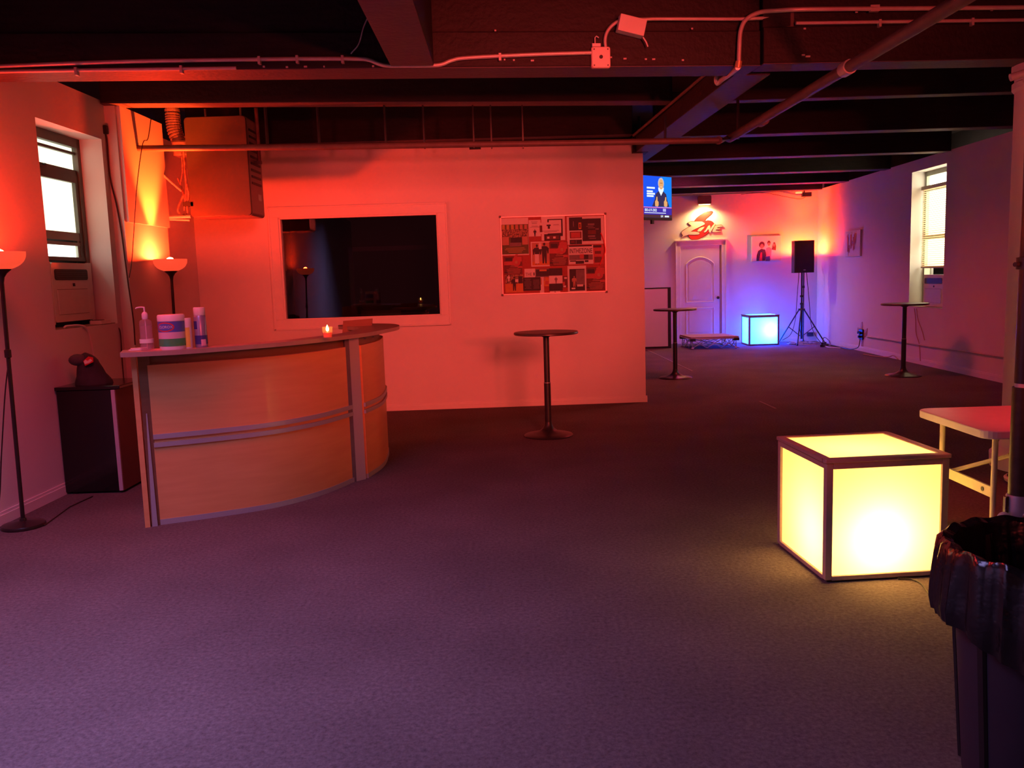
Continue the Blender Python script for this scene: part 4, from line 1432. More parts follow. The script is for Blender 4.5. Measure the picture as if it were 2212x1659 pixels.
tvp([(cxm - .175, .175), (cxm - .12, .27), (cxm - .105, .335), (cxm - .05, .372), (cxm + .05, .372), (cxm + .105, .335), (cxm + .12, .27), (cxm + .165, .175)], 'man_sweater', SWE)
tvp([(cxm - .05, .385), (cxm - .055, .42), (cxm + .055, .42), (cxm + .05, .385), (cxm, .315)], 'man_collar', WHI, -.006)
tvp(ell(cxm, .475, .058, .073), 'man_hair', emat('tv_grey_hair', (.6, .55, .6), 1.), -.006)
tvp(ell(cxm, .462, .044, .066), 'man_face', SKIN, -.008)
tvp(ell(cxm, .478, .030, .006), 'man_brow', emat('tv_shade', (.5, .2, .07), 1.), -.010)
tvp(ell(cxm, .43, .018, .006), 'man_mouth', emat('tv_mouth', (.9, .6, .5), 1.), -.010)
for sx in (-1, 1):
    cx = cxm + sx * .087
    tvp([(cx - .032, .18), (cx - .034, .24), (cx - .015, .26), (cx - .006, .30), (cx + .012, .30), (cx + .014, .25), (cx + .034, .235), (cx + .034, .19), (cx + .015, .172)], 'man_hand', SKIN, -.008)
MB().box((-TW + sb, -.004, .158), (-sb, -.002, .168)).build('screen_line', PNK, t)
MB().box((-TW + sb, -.004, .070), (-sb, -.002, .158)).build('screen_banner', TVN, t)
MB().box((-TW + sb, -.005, .032), (-sb, -.003, .070)).build('screen_footer', TVB, t)
text('800-619-2002', .052, WHI, t, (-.545, -.0065, .110), sx=.8, name='screen_phone_number')
MB().box((-.55, -.006, .088), (-.13, -.005, .096)).build('screen_rule', WHI, t)
MB().box((-.19, -.006, .112), (-.13, -.005, .15)).build('screen_rule', emat('tv_pale', (.5, .5, .9), 1.), t)
text('64', .048, WHI, t, (-.235, -.0065, .036), name='screen_channel_number')
MB().box((-.155, -.006, .040), (-.07, -.005, .060)).build('screen_rule', MATS['tv_white'], t)
for z, x0_, x1_ in ((.40, -.50, -.345), (.355, -.50, -.385), (.325, -.50, -.345), (.295, -.50, -.37)):
    MB().box((x0_, -.006, z), (x1_, -.005, z + .022)).build('screen_caption_line', WHI, t)
MB().box((-.40, .0, -.05), (-.36, .03, .0)).build('bracket_tab', BLACKPLASTIC, t)
MB().tube([(-.49, .045, .45), (-.49, .12, .6), (-.49, .12, 1.32)], .02, 10).build('ceiling_mount', BLACKMETAL, t, True)

# whiteboard
wx = Yp(1449, 621, 16.9)[0]
t = thing('whiteboard', 'white board in a thick black frame standing by the back wall', 'whiteboard', (wx, 16.9, 0), 0)
ww, wh = 1.05, 1.20
MB().box((-ww + .03, .006, .03), (-.03, .02, wh - .015)).build('board', mat('white_gloss_board', (.78, .76, .76), .22, noise=(4, .3, (.74, .72, .72))), t)
mb = MB().box((-.062, 0, 0), (0, .035, wh))
mb.box((-ww, 0, 0), (-ww + .062, .035, wh))
mb.box((-ww + .062, 0, wh - .022), (-.062, .035, wh))
mb.box((-ww + .062, 0, 0), (-.062, .035, .04))
mb.build('frame', BLACKPLASTIC, t)
mb = MB().box((-.06, .035, 0), (-.02, .35, .03))
mb.box((-ww + .02, .035, 0), (-ww + .06, .35, .03))
mb.build('foot', BLACKPLASTIC, t)

# ------------------------------------------------------------------ wall logo sign
OUTL = mat('sign_outline', (.16, .015, .012), .5, noise=(20, .3, (.12, .01, .01)))
CREAM = mat('sign_cream', (.82, .66, .50), .5, noise=(20, .3, (.78, .6, .45)))
SRED = mat('sign_red', (.80, .035, .03), .45, noise=(20, .3, (.72, .03, .025)))


def sp(x, y):     # sign detail picture coordinates -> wall coordinates
    return BW.px(1460 + x * .07233, 410 + y * .07233)


t = thing('wall_sign', 'red and cream sign of a big 6 and the word ZONE above the door', 'sign', (0, 0, 0), 0)
t.location = tuple(BW.o)
t.rotation_euler = (0, 0, BW.yaw)


def grow(P_, d):
    c_ = np.mean(np.array(P_), 0)
    n_ = len(P_)
    out = []
    area = sum(P_[i][0] * P_[(i + 1) % n_][1] - P_[(i + 1) % n_][0] * P_[i][1] for i in range(n_))
    sg = 1 if area > 0 else -1
    for i in range(n_):
        a_, b_ = np.array(P_[i - 1]), np.array(P_[(i + 1) % n_])
        t_ = b_ - a_
        t_ /= max(1e-9, np.linalg.norm(t_))
        out.append((P_[i][0] + sg * t_[1] * d, P_[i][1] - sg * t_[0] * d))
    return out


def signp(pix, name, m_, y0, ol=.012, smooth_n=0):
    P_ = [sp(x, y) for x, y in pix]
    if smooth_n:
        P_ = crom(P_ + [P_[0]], smooth_n)[:-1]
    if ol:
        MB().slab(grow(P_, ol), -y0 * .4, -.001).build(name + '_outline', OUTL, t)
    MB().slab(P_, -y0 * .4 - .002, -y0 * .4).build(name, m_, t)


signp([(550, 960), (620, 860), (740, 760), (860, 690), (980, 655), (1085, 655), (1070, 710), (980, 790), (900, 860), (850, 950), (840, 1000), (700, 1010)], 'numeral_stem', SRED, .010, smooth_n=3)
ring = [(860, 950), (960, 930), (1060, 950), (1120, 1010), (1110, 1100), (1040, 1210), (930, 1310), (800, 1400), (680, 1460), (560, 1480), (460, 1470), (400, 1410), (370, 1340), (430, 1270), (540, 1200), (640, 1130), (740, 1050)]
signp(ring, 'numeral_bowl', SRED, .014, smooth_n=3)
signp([(640, 1220), (700, 1150), (800, 1110), (860, 1105), (810, 1170), (740, 1240), (660, 1250)], 'numeral_hole', CREAM, .020, ol=.010)
signp([(360, 990), (440, 955), (600, 950), (780, 950), (850, 990), (860, 1030), (800, 1060), (640, 1140), (520, 1200), (440, 1250), (600, 1255), (680, 1270), (710, 1300), (680, 1335), (560, 1345), (380, 1340), (300, 1370), (240, 1390), (160, 1435), (210, 1370), (165, 1290), (190, 1240), (330, 1150), (470, 1080), (400, 1030)], 'letter_z', CREAM, .024, ol=.010)
signp([(830, 1260), (900, 1180), (960, 1080), (1010, 1055), (1030, 1110), (1020, 1170), (1100, 1060), (1150, 1010), (1180, 1030), (1120, 1130), (1060, 1230), (1030, 1290), (990, 1270), (970, 1170), (900, 1260), (850, 1275)], 'letter_n', CREAM, .030, ol=.006)
signp([(1190, 1065), (1350, 1050), (1390, 1080), (1415, 1105), (1340, 1110), (1240, 1120), (1230, 1150), (1330, 1150), (1300, 1180), (1200, 1190), (1180, 1215), (1350, 1240), (1340, 1255), (1120, 1270), (1080, 1250), (1130, 1150), (1160, 1090)], 'letter_e', CREAM, .030, ol=.008)

# flood light above the sign
s0_, z0_ = BW.px(1509, 424)
s1_, z1_ = BW.px(1532, 442)
t = thing('wall_floodlight', 'dark box floodlight shining down on the sign', 'floodlight', BW.pt((s0_ + s1_) / 2, z1_, .12), BW.yaw)
MB().rbox((-.13, -.07, 0), (.13, .09, .17), .025, axis='y').build('housing', mat('bronze_fixture', (.22, .13, .06), .5, .2, noise=(10, .3, (.18, .1, .05))), t)
MB().box((-.03, .09, .06), (.03, .12, .12)).build('bracket', BLACKMETAL, t)
MB().box((-.11, -.055, -.004), (.11, .075, .0)).build('lens', emat('warm_floodlight_lens', (1, .62, .22), 14), t)
q = BW.pt((s0_ + s1_) / 2, z1_ - .03, .13)
light('sign_flood', 'SPOT', q, 85, (1, .54, .20), .04, (q[0], q[1] + .03, 0), spot=math.radians(158), blend=.6)
# small red up light at the corner under the ceiling
q = BW.px(1745, 415)
t = thing('corner_spotlight', 'small red spotlight under the ceiling in the far corner', 'spotlight', BW.pt(q[0] - .1, 2.93, .16), BW.yaw)
MB().rbox((-.05, -.08, -.03), (.13, .06, .05), .015).build('housing', BLACKMETAL, t)
MB().box((-.16, -.04, .04), (-.05, .05, .07)).build('lens', emat('red_spot_lens', (1, .09, .03), 6), t)
MB().tube([(0, 0, .05), (0, 0, .10)], .012, 8).build('stem', BLACKMETAL, t)
wv = MB().tube(crom([BW.pt(*BW.px(1600, 420), .03), BW.pt(*BW.px(1650, 417), .03), BW.pt(*BW.px(1700, 426), .03), BW.pt(*BW.px(1728, 430), .03), BW.pt(*BW.px(1742, 424), .05)], 6), .005, 6).build('light_wire', CABLE, None, True)
tag(wv, 'thin wire drooping under the ceiling of the back wall', 'cable')


# canvases
def canvas(fr, pxa, pxb, label, painter):
    a_, b_ = fr.px(*pxa, .03), fr.px(*pxb, .03)
    w_, h_ = b_[0] - a_[0], a_[1] - b_[1]
    t = thing('canvas_print', label, 'canvas', fr.pt(a_[0], b_[1], 0), fr.yaw, 'pictures in the far bay')
    MB().box((0, -.035, 0), (w_, -.001, h_)).build('canvas', PAPER, t, bevel=.003)
    painter(t, w_, h_)
    return t


def flat(t, pts, m_, name, y=-.036):
    return MB().slab(pts, y - .0008, y).build(name, m_, t)


DKP = mat('print_black', (.02, .014, .02), .6, noise=(20, .3, (.04, .02, .03)))
SKP = mat('print_skin', (.5, .26, .18), .6, noise=(20, .3, (.42, .2, .14)))
PKP = mat('print_pink_shirt', (.55, .28, .30), .6, noise=(20, .3, (.45, .22, .25)))
NVP = mat('print_denim', (.05, .05, .18), .6, noise=(20, .3, (.07, .07, .2)))


def family(t, w, h):
    # coordinates of the print in fractions
    def fp(l):
        return [(x * w, z * h) for x, z in l]
    flat(t, fp([(.16, .02), (.17, .25), (.22, .42), (.33, .50), (.46, .46), (.50, .25), (.46, .02)]), DKP, 'figure_jacket')
    flat(t, fp([(.25, .02), (.30, .35), (.35, .35), (.36, .02)]), REDM, 'figure_shirt', -.0375)
    flat(t, fp([(x, z) for x, z in ell(.345, .66, .095, .125)]), DKP, 'figure_hair', -.0375)
    flat(t, fp(ell(.345, .60, .055, .085)), SKP, 'figure_face', -.039)
    flat(t, fp([(.46, .02), (.48, .35), (.50, .52), (.60, .56), (.68, .48), (.66, .20), (.64, .02)]), PKP, 'figure_jacket')
    flat(t, fp([(.47, .0), (.48, .18), (.62, .2), (.62, .0)]), NVP, 'figure_jeans', -.0375)
    flat(t, fp(ell(.585, .72, .055, .095)), DKP, 'figure_hair', -.0375)
    flat(t, fp(ell(.585, .67, .042, .065)), SKP, 'figure_face', -.039)
    flat(t, fp([(.68, .45), (.71, .62), (.74, .74), (.79, .74), (.83, .58), (.82, .42)]), DKP, 'figure_hair', -.0375)
    flat(t, fp(ell(.755, .63, .032, .06)), SKP, 'figure_face', -.039)
    flat(t, fp([(.70, .10), (.70, .42), (.80, .44), (.80, .12)]), PAPER, 'figure_top', -.0372)


canvas(BW, (1624, 511), (1687, 563), 'white canvas print of three people on the back wall', family)


def abstract(t, w, h):
    random.seed(11)
    RB = mat('print_rust', (.45, .10, .06), .6, noise=(20, .3, (.35, .07, .05)))
    for k in range(16):
        x = w * (.12 + .55 * random.random())
        z0_ = h * (.03 + .45 * random.random())
        hh = h * (.2 + .42 * random.random())
        ww_ = w * (.025 + .05 * random.random())
        zt = min(h * .9, z0_ + hh)
        flat(t, [(x, z0_), (x + ww_, z0_ + .02), (x + ww_ * 1.3, zt - .01), (x - ww_ * .4, zt)], RB, 'paint_stroke', -.036 - .0004 * k)


canvas(RW, (1827, 500), (1858, 553), 'white canvas with rust-red drips on the right wall', abstract)

# ------------------------------------------------------------------ PA speaker, stand
spk = t = thing('loudspeaker', 'black loudspeaker raised on a tripod in the far corner', 'loudspeaker', (5.755, 16.88, 1.40), -.06)
MB().rbox((-.19, -.12, 0), (.19, .12, .62), .02).build('cabinet', BLACKPLASTIC, t)
MB().rbox((-.175, -.128, .02), (.175, -.12, .60), .012, axis='y').build('grille', mat('black_speaker_grille', (.010, .009, .010), .7, noise=(300, .3, (.02, .02, .02))), t)
MB().box((-.02, -.131, .045), (.02, -.127, .06)).build('badge', SILVER, t)
t = thing('speaker_stand', 'black tripod stand holding the loudspeaker by the far corner', 'speaker stand', (5.755, 16.92, 0), 0, 'speaker stands')
MB().lathe([(0, .78), (.017, .78), (.017, 1.40), (0, 1.40)], seg=16).build('upper_tube', BLACKMETAL, t, True)
MB().lathe([(0, .10), (.024, .10), (.024, .80), (0, .80)], seg=16).build('lower_tube', BLACKMETAL, t, True)
for z in (.77, .92):
    MB().lathe([(.017, z), (.034, z + .003), (.034, z + .04), (.017, z + .045)], seg=16).build('collar', BLACKMETAL, t, True)
MB().box((-.06, -.04, .66), (.06, .04, .70)).build('hub', BLACKMETAL, t, bevel=.01)
for k, a_ in enumerate((math.radians(-18), math.radians(-118), math.radians(165))):
    ca, sa = math.cos(a_), math.sin(a_)
    lg = MB().tube([(.04 * ca, .04 * sa, .69), (.44 * ca, .44 * sa, .018)], .013, 8).build('leg', BLACKMETAL, t, True)
    MB().tube([(.0, .0, .14), (.24 * ca, .24 * sa, .34)], .008, 8).build('brace', BLACKMETAL, t, True)
    MB().sphere((.44 * ca, .44 * sa, .02), .02, 10, 6).build('rubber_foot', BLACKPLASTIC, lg, True)
for k, pts in enumerate(([(1726, 588), (1722, 640), (1718, 690), (1708, 722), (1690, 735)], [(1742, 588), (1748, 650), (1752, 700), (1762, 725), (1775, 742)])):
    P_ = [Yp(x, y, 16.95 - .1 * j) for j, (x, y) in enumerate(pts)]
    o = MB().tube(crom(P_, 5), .006, 6).build('speaker_cable', CABLE, None, True)
    attach(o, spk)

# ------------------------------------------------------------------ riser platform on folding truss
t = thing('stage_riser', 'low square riser on a folding lattice base by the door', 'stage riser', (0, 0, 0))
cr = [Zp(1494, 728.6, .235), Zp(1595, 726, .235), Zp(1560, 720.4, .235), Zp(1468, 723, .235)]
cr = [np.array([3.47, 16.45, 0]), np.array([4.38, 16.40, 0]), np.array([4.30, 17.25, 0]), np.array([3.42, 17.28, 0])]
MB().prism([tuple(c_[:2]) for c_ in cr], .205, .235).build('deck', mat('riser_carpet', (.42, .30, .30), .8, noise=(30, .3, (.36, .25, .25))), t)
mb = MB()
for i in range(4):
    a_, b_ = cr[i], cr[(i + 1) % 4]
    mb.tube([(*a_[:2], .198), (*b_[:2], .198)], .010, 6)
mb.build('edge_rail', SILVER, t)
for i in range(4):
    c_ = cr[i] + (sum(cr) / 4 - cr[i]) * .09
    MB().box((c_[0] - .05, c_[1] - .05, .155), (c_[0] + .05, c_[1] + .05, .205)).build('corner_bracket', BLACKPLASTIC, t)
    MB().tube([(*c_[:2], .16), (*c_[:2], .015)], .009, 6).build('corner_post', SILVER, t)
    MB().sphere((c_[0], c_[1], .015), .03, 10, 6, sz=.5).build('foot', WHITEPL, t, True)
for i in range(4):
    a_, b_ = cr[i] + (sum(cr) / 4 - cr[i]) * .09, cr[(i + 1) % 4] + (sum(cr) / 4 - cr[(i + 1) % 4]) * .09
    for k in range(3):
        p_, q_ = a_ + (b_ - a_) * k / 3, a_ + (b_ - a_) * (k + 1) / 3
        MB().tube([(*p_[:2], .02), (*q_[:2], .185)], .007, 6).build('lattice_bar', SILVER, t)
        MB().tube([(*p_[:2], .185), (*q_[:2], .02)], .007, 6).build('lattice_bar', SILVER, t)
mb = MB().tube([(*cr[0][:2], .02), (*cr[2][:2], .185)], .007, 6)
mb.tube([(*cr[1][:2], .02), (*cr[3][:2], .185)], .007, 6)
mb.build('diagonal_bar', SILVER, t)

# ------------------------------------------------------------------ cords and outlet along the right wall
t = thing('outlet_cluster', 'dark outlet with plugs and torn tape on the right wall', 'outlet', RW.pt(*RW.px(1862, 722), 0), RW.yaw)
TAPE = mat('brown_tape', (.50, .25, .16), .6, noise=(9, .3, (.42, .2, .12)))
MB().rbox((-.07, -.03, -.09), (.09, 0, .09), .02, axis='y').build('outlet_box', BLACKPLASTIC, t)
for k, pts in enumerate(([(-.20, .0), (-.06, .02), (-.06, .09), (-.19, .11)], [(.09, -.05), (.22, -.02), (.25, .12), (.1, .06)], [(-.03, -.09), (.06, -.09), (.07, -.26), (-.02, -.25)], [(-.05, .09), (.04, .09), (.02, .22), (-.02, .21)])):
    MB().slab(pts, -.008, -.001).build('tape_strip', TAPE, t)
for x, z in ((-.03, .03), (.04, .02), (.0, -.04)):
    MB().box((x - .022, -.07, z - .02), (x + .022, -.03, z + .02)).build('plug', BLACKPLASTIC, t, bevel=.004)
P_ = [RW.pt(*RW.px(x, y, .02), .02) for x, y in ((1872, 727), (1910, 732), (2000, 747), (2100, 761), (2182, 773), (2230, 779))]
o = MB().tube(P_, .012, 8).build('wall_conduit', mat('painted_wall_conduit', (.62, .56, .56), .5, noise=(9, .3, (.5, .44, .44))), None, True)
tag(o, 'thin horizontal conduit along the right wall', 'conduit')
for k, (pts, lab) in enumerate((([(1975, 666), (1978, 690), (1979, 720), (1986, 745), (1988, 780)], 'dark cord hanging straight below the right window'), ([(1980, 666), (1983, 690), (1992, 715), (1997, 735)], 'second cord curving away below the right window'))):
    o = MB().tube(crom([RW.pt(*RW.px(x, y, .02), .02) for x, y in pts], 5), .006, 6).build('window_cord', TAPE, None, True)
    attach(o, ac2)
random.seed(5)
specs = [([(1858, 733), (1855, 748), (1848, 753), (1835, 754), (1815, 750), (1795, 746)], .008, CABLE, 'black cord running from the wall outlet along the floor edge'),
         ([(1776, 743), (1780, 729), (1790, 735), (1793, 742)], .008, CABLE, 'looped dark cord standing up in the far corner'),
         ([(1780, 747), (1790, 750), (1815, 752)], .010, WHITEPL, 'white cord on the floor in the far corner'),
         ([(1865, 765), (1880, 768), (1895, 770), (1918, 771), (1930, 768), (1940, 776)], .008, TAPE, 'brown cord curling along the base of the right wall'),
         ([(1700, 742), (1712, 743), (1740, 744), (1765, 744)], .008, WHITEPL, 'pale cord lying under the speaker tripod')]
t = thing('power_strip', 'black power strip on the floor of the far corner', 'power strip', (5.95, 16.2, 0), .9)
MB().box((-.15, -.03, 0), (.15, .03, .045)).build('strip_body', BLACKPLASTIC, t, bevel=.005)
for x in (-.1, -.03, .04):
    MB().box((x - .02, -.02, .045), (x + .02, .02, .085)).build('plug', BLACKPLASTIC, t)
for pts, r_, m_, lab in specs:
    P_ = []
    for x, y in pts:
        q = Zp(x, y, .012)
        lim = 6.19 - (17.4 - q[1]) * .025 * 1.0
        if q[0] > lim - .05 or q[1] > 17.3:
            d_ = ray(x, y)
            # clamp to just inside the right wall, keeping the height the photograph shows
            k_ = min((lim - .06) / d_[0], 17.25 / d_[1])
            q = CAM + d_ * k_
            q[2] = max(.012, q[2])
        P_.append(q)
    o = MB().tube(crom(P_, 5), r_, 6).build('floor_cord', m_, None, True)
    attach(o, t)
    if lab.startswith(('brown', 'white', 'pale')):
        o['label'] = lab
t = thing('adapter_brick', 'small black power box plugged low on the back wall', 'adapter', BW.pt(*BW.px(1750, 722, .05), .05), BW.yaw)
MB().box((-.06, -.03, -.04), (.06, .03, .04)).build('adapter_body', BLACKPLASTIC, t, bevel=.005)
MB().box((-.02, .03, -.02), (.02, .05, .02)).build('prong', BLACKPLASTIC, t)
random.seed(3)
mb = MB()
for k in range(26):
    cx, cy = 5.55 + .5 * random.random(), 16.75 + .45 * random.random()
    r_ = .04 + .08 * random.random()
    a_ = random.random() * 6
    mb.tube([(cx + r_ * math.cos(a_ + u * .9), cy + r_ * .6 * math.sin(a_ + u * .9), .012 + .02 * random.random()) for u in range(5)], .007, 5)
o = mb.build('cable_tangle', mat('yellowed_cable', (.50, .50, .32), .5, noise=(12, .3, (.55, .55, .6))), None, True)
o['kind'] = 'stuff'
tag(o, 'tangle of pale cables on the floor under the speaker tripod', 'cables')

# ================================================================== PIN BOARD AND FLYERS
def B(x, y, out=0.):
    return CW.px(1060 + x * .12658, 440 + y * .12658, out)


bl, bt_ = CW.px(1080, 470)
br, bb = CW.px(1310, 631)
bt_ = 2.172
bb = 1.292
pb = thing('pin_board', 'red felt notice board in a thin metal frame on the partition wall', 'notice board', tuple(CW.o), CW.yaw)
MB().box((bl, -.012, bb), (br, 0, bt_)).build('felt', PINBOARD, pb)
fw = .012
mb = MB().box((bl, -.022, bt_ - fw), (br, -.012, bt_))
mb.box((bl, -.022, bb), (br, -.012, bb + fw))
mb.box((bl, -.022, bb), (bl + fw, -.012, bt_))
mb.box((br - fw, -.022, bb), (br, -.012, bt_))
mb.build('frame', mat('aluminium_board_frame', (.62, .50, .48), .4, .3, noise=(9, .3, (.55, .44, .42))), pb)
for x, z in ((bl, bb), (br, bb), (bl, bt_), (br, bt_)):
    MB().box((x - .012, -.025, z - .012), (x + .012, 0, z + .012)).build('corner_cap', DARKPIPE, pb)
# straighten: the board picture coordinates -> board coordinates (photo rows slope slightly)
X0, X1 = 160, 1960


def bp(x, y):
    u = (x - X0) / (X1 - X0)
    ytop = 235 + (180 - 235) * u
    ybot = 1545 + (1500 - 1545) * u
    return bl + (br - bl) * ((x - 160) / 1800 + .0 - .018 * ((y - 235) / 1300)), bt_ - (bt_ - bb) * (y - ytop) / (ybot - ytop)


PM = {'k': DKP, 'w': PAPER, 'r': mat('print_flyer_red', (.45, .05, .045), .5, noise=(25, .3, (.36, .03, .03))), 's': SKP, 'y': mat('print_gold', (.55, .42, .12), .6, noise=(30, .3, (.45, .3, .1))), 'g': mat('print_olive', (.08, .10, .03), .6, noise=(30, .3, (.12, .12, .04))),
      'm': mat('print_maroon', (.16, .03, .03), .6, noise=(25, .3, (.10, .02, .02))), 'e': mat('print_grey', (.22, .16, .17), .6, noise=(30, .3, (.15, .11, .12))), 'o': mat('print_orange', (.62, .25, .06), .6, noise=(30, .3, (.5, .2, .05)))}
PEPPER = mat('print_crowd', (.05, .03, .03), .6, noise=(60, .12, (.45, .25, .15)))
PM['p'] = PEPPER
lay = [0]


def flyer(x0, y0, x1, y1, m_, label, prints=(), tilt=0., name='flyer', texts=()):
    """paper pinned on the board; prints = list of (fx0,fy0,fx1,fy1,mat) in fractions, y down"""
    lay[0] += 1
    a_, b_ = bp(x0, y1), bp(x1, y0)
    w_, h_ = b_[0] - a_[0], b_[1] - a_[1]
    off = .0130 + .0010 * (lay[0] % 9)
    t = thing(name, label, 'flyer', CW.pt(a_[0] + w_ / 2, a_[1] + h_ / 2, off), CW.yaw, 'flyers on the notice board')
    sh = MB().box((-w_ / 2, -.0008, -h_ / 2), (w_ / 2, 0, h_ / 2)).build('sheet', PM[m_], t)
    for k_, q in enumerate(prints):
        y_ = -.0010 - .00022 * k_
        if q[4] == 'fig':
            cx, cz, ss, mm = (q[0] - .5) * w_, (.5 - q[1]) * h_, q[2] * h_, PM[q[5]]
            body = [(-.20, -.02), (-.22, .22), (-.13, .31), (-.04, .33), (.04, .33), (.13, .31), (.22, .22), (.20, -.02), (.15, -.03), (.12, .14), (.11, -.08), (.10, -.5), (.03, -.5), (.01, -.14), (-.03, -.5), (-.10, -.5), (-.11, -.08), (-.12, .14), (-.15, -.03)]
            MB().slab([(cx + x_ * ss, cz + z_ * ss) for x_, z_ in body], y_ - .0003, y_).build('printed_figure', mm, t)
            MB().slab(ell(cx, cz + .42 * ss, .055 * ss, .075 * ss, 12), y_ - .0003, y_).build('printed_head', mm, t)
            continue
        MB().box(((q[0] - .5) * w_, y_ - .0002, (.5 - q[3]) * h_), ((q[2] - .5) * w_, y_, (.5 - q[1]) * h_)).build('print', PM[q[4]], t)
    for (s_, fx, fy, size, mm, sx_) in texts:
        text(s_, size, PM[mm], t, ((fx - .5) * w_, -.0050, (.5 - fy) * h_), sx=sx_)
    t.rotation_euler = (0, tilt, CW.yaw)
    return t


def lines(x0, x1, y0, y1, n, m_='w'):
    random.seed(int(x0 * 100 + y0 * 1000 + n))
    out = []
    for k in range(n):
        y = y0 + (y1 - y0) * k / n
        c_ = (x0 + x1) / 2
        hw = (x1 - x0) / 2 * (.6 + .4 * random.random())
        out.append((c_ - hw, y, c_ + hw, y + (y1 - y0) / n * .35, m_))
    return out


flyer(182, 248, 640, 880, 'w', 'large flyer of a crowd under yellow shapes at the board\'s top left',
      [(.02, .17, .99, .97, 'g'), (.02, .30, .99, .52, 'p'), (.35, .52, .75, .66, 'k')] + [(.05 + .16 * k, .18, .15 + .16 * k, .30, 'y' if k < 3 else 's') for k in range(6)] + [(.30, .66, .72, .76, 'e')] + lines(.1, .9, .80, .95, 4, 'y') + [(.04, .50, .28, .72, 's'), (.76, .50, .97, .72, 's')])
flyer(655, 282, 850, 562, 'w', 'small white flyer with one dark seated figure',
      lines(.15, .8, .10, .28, 3, 'e') + lines(.1, .9, .36, .5, 2, 'e') + [(.5, .78, .44, 0, 'fig', 'k')])
flyer(870, 196, 1265, 632, 'w', 'white page with a broad black picture frame, upper middle of the board', [(.26, .16, .90, .84, 'k'), (.32, .20, .84, .60, 'w')])
flyer(915, 515, 1192, 632, 'k', 'dark photo of a cassette deck, upper middle', [(.12, .25, .9, .8, 'm'), (.18, .4, .32, .7, 'w'), (.55, .4, .70, .7, 'w')])
flyer(838, 318, 1200, 515, 'w', 'landscape sheet with a small dark sketch, taped over the framed page', [(.33, .2, .52, .34, 'k'), (.38, .34, .48, .58, 'k')] + lines(.6, .95, .2, .35, 2, 'e') + lines(.1, .9, .75, .95, 2, 'e') + [(.0, .25, .12, .85, 'm')], tilt=-.02)
flyer(690, 642, 1010, 1068, 'w', 'photo of two people posing side by side in the middle of the board',
      [(.06, .04, .97, .95, 's'), (.06, .80, .97, .95, 'o'), (.32, .5, .80, 0, 'fig', 'k'), (.70, .46, .84, 0, 'fig', 'k'), (.20, .50, .42, .88, 'w'), (.42, .06, .56, .30, 'w')])
SIX = [(.0, .0, 1, 1, 'm'), (.0, .28, .75, .48, 'r'), (.55, .02, .98, .30, 'r'), (.08, .08, .45, .24, 'k'), (.0, .84, .5, .9, 'k'), (.75, .55, 1., .65, 'r')] + lines(.3, .8, .50, .64, 2, 's') + lines(.1, .95, .66, .98, 6, 's')


def six(x0, y0, x1, y1, lab):
    t = flyer(x0, y0, x1, y1, 'm', lab, SIX[1:])
    a_, b_ = bp(x0, y1), bp(x1, y0)
    w_, h_ = b_[0] - a_[0], b_[1] - a_[1]
    Rr = w_ * .23
    cx, cz = .18 * w_, h_ * .5 - h_ * .33
    ringp = []
    mb = MB()
    n_ = 24
    vs, fs = [], []
    for i in range(n_):
        an = 2 * PI * i / n_
        for r_ in (Rr * .42, Rr):
            vs.append((cx + r_ * math.cos(an), -.0062, cz + r_ * math.sin(an)))
    for i in range(n_):
        j = (i + 1) % n_
        fs.append((2 * i, 2 * i + 1, 2 * j + 1, 2 * j))
    mb.add(vs, fs)
    mb.build('numeral_ring', PM['r'], t)
    MB().slab([(cx - Rr, cz), (cx - Rr * .8, cz + Rr * .8), (cx - Rr * .1, cz + Rr * 1.9), (cx + Rr * .5, cz + Rr * 1.9), (cx - Rr * .1, cz + Rr * .9), (cx - Rr * .3, cz + Rr * .3)], -.0066, -.0060).build('numeral_stem', PM['r'], t)
    MB().slab(ell(cx, cz, Rr * .38, Rr * .38, 16), -.0066, -.0060).build('numeral_dot', PM['s'], t)
    return t


six(1008, 645, 1312, 1058, 'red flyer with a big 6 in the middle row, beside the two-people photo')
six(228, 888, 530, 1200, 'red flyer with a big 6 at the left edge of the board')
six(1640, 1075, 1955, 1475, 'red flyer with a big 6 at the board\'s bottom right')
flyer(245, 1195, 552, 1505, 'o', 'orange-floored action photo at the board\'s bottom left', [(.0, .0, 1, .5, 'p'), (.5, .5, .8, 0, 'fig', 'k'), (.2, .2, .35, 0, 'fig', 'w'), (.55, .26, .8, .42, 'w'), (.72, .1, .95, .5, 'k')])
flyer(840, 1228, 905, 1512, 'w', 'narrow white paper strip, bottom middle of the board', [(.1, .1, .5, .5, 's')])
flyer(760, 1098, 1002, 1245, 'e', 'dark landscape flyer beside the card reading THE', [(.05, .1, .95, .9, 'k'), (.3, .1, .8, .3, 'o')])
flyer(575, 1098, 755, 1248, 'w', 'white card reading THE', [(.84, .45, .94, .8, 'k')], texts=[('THE', .08, .82, .050, 'e', .82)])
flyer(552, 1242, 848, 1475, 'k', 'black menu-like flyer with two columns of grey lines', lines(.06, .48, .12, .9, 8, 'e') + lines(.56, .94, .2, .9, 7, 'e'))
flyer(905, 1245, 992, 1400, 'o', 'small orange basketball picture, bottom middle', [(.0, .0, .4, .4, 's'), (.3, .4, .9, .8, 'r')])
flyer(1000, 1090, 1222, 1478, 'k', 'black poster with a white middle band and round emblem', [(.0, .33, 1, .68, 'w'), (.52, .53, .30, 0, 'fig', 'e')])
flyer(1012, 1478, 1190, 1512, 'w', 'small white slip under the black banded poster', [(.45, .1, .52, .9, 'e')])
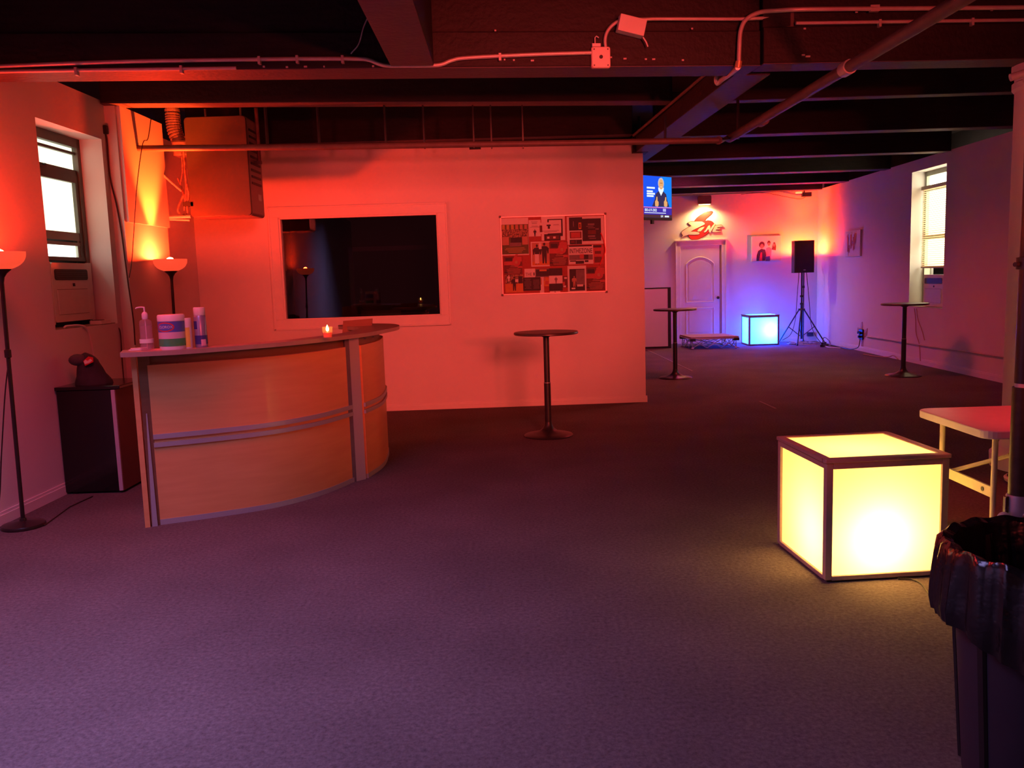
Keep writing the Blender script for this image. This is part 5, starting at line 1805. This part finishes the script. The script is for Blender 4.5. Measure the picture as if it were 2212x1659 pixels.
flyer(1225, 1225, 1312, 1425, 'm', 'tiny snapshot of red objects at the lower right middle', [(.4, .1, .9, .25, 'w'), (.1, .5, .5, .8, 'r'), (.2, .82, .7, .96, 'w')])
flyer(1310, 212, 1935, 700, 'w', 'white backing sheet at the board\'s top right', [])
flyer(1342, 238, 1562, 465, 'k', 'black flyer with an orange swirl, top right group', [(.72, .4, .92, .9, 'o'), (.78, .5, .86, .8, 'k'), (.3, .3, .36, .7, 'e')])
flyer(1355, 470, 1550, 605, 'm', 'small red snapshot with a pale border, top right group', [(.0, .0, 1., .06, 'w'), (.0, .92, 1., 1., 'w'), (.1, .15, .9, .85, 'r')])
flyer(1352, 612, 1560, 695, 'k', 'dark strip photo under the red snapshot', [(.5, .1, .55, .9, 'e'), (.1, .2, .4, .7, 'm')])
flyer(1572, 255, 1882, 640, 'k', 'black poster with stacked pale lettering blocks', [(.3, .22, .65, .30, 'e'), (.2, .33, .6, .36, 'e'), (.3, .40, .68, .43, 'e'), (.7, .45, .88, .50, 'e'), (.3, .52, .72, .70, 'm'), (.3, .75, .68, .83, 'e'), (.35, .87, .72, .91, 'e')])
flyer(1322, 1050, 1632, 1498, 'w', 'white bordered poster of a pale figure, bottom right', [(.1, .12, .92, .96, 'k'), (.45, .15, .92, .75, 'e'), (.35, .6, .42, 0, 'fig', 's'), (.5, .72, .82, .80, 'w'), (.2, .84, .4, .9, 'w')])
zb = flyer(1335, 702, 1752, 1032, 'w', 'banner flyer reading INTHEZONE over a dark car scene', [(.02, .0, .95, .07, 'k'), (.02, .5, .98, .78, 'e'), (.45, .48, .62, .70, 'r'), (.62, .5, .8, .74, 'k'), (.05, .8, .3, .86, 'k'), (.28, .82, .62, .98, 'k'), (.65, .8, .8, .9, 'k')], texts=[('INTHEZONE', .03, .42, .078, 'k', .60)])
flyer(1760, 705, 1930, 1035, 'r', 'shiny red picture at the board\'s right edge', [(.0, .0, .8, .12, 'k'), (.15, .30, .75, .45, 'm'), (.1, .6, .8, .9, 'm')])
rb = MB()
pts = [bp(1880, 500), bp(1925, 610), bp(1950, 720), bp(1955, 830), bp(1910, 930), bp(1870, 1040)]
P_ = [CW.pt(s_, z_, .035) for s_, z_ in pts]
o = MB().tube(crom(P_, 6), .006, 6).build('curved_strip', SRED, None, True)  # reflection of a lamp in clear plastic, modelled as a red strip
tag(o, 'red strip shaped as a lamp reflection, curling down the right side of the notice board', 'curved_strip')
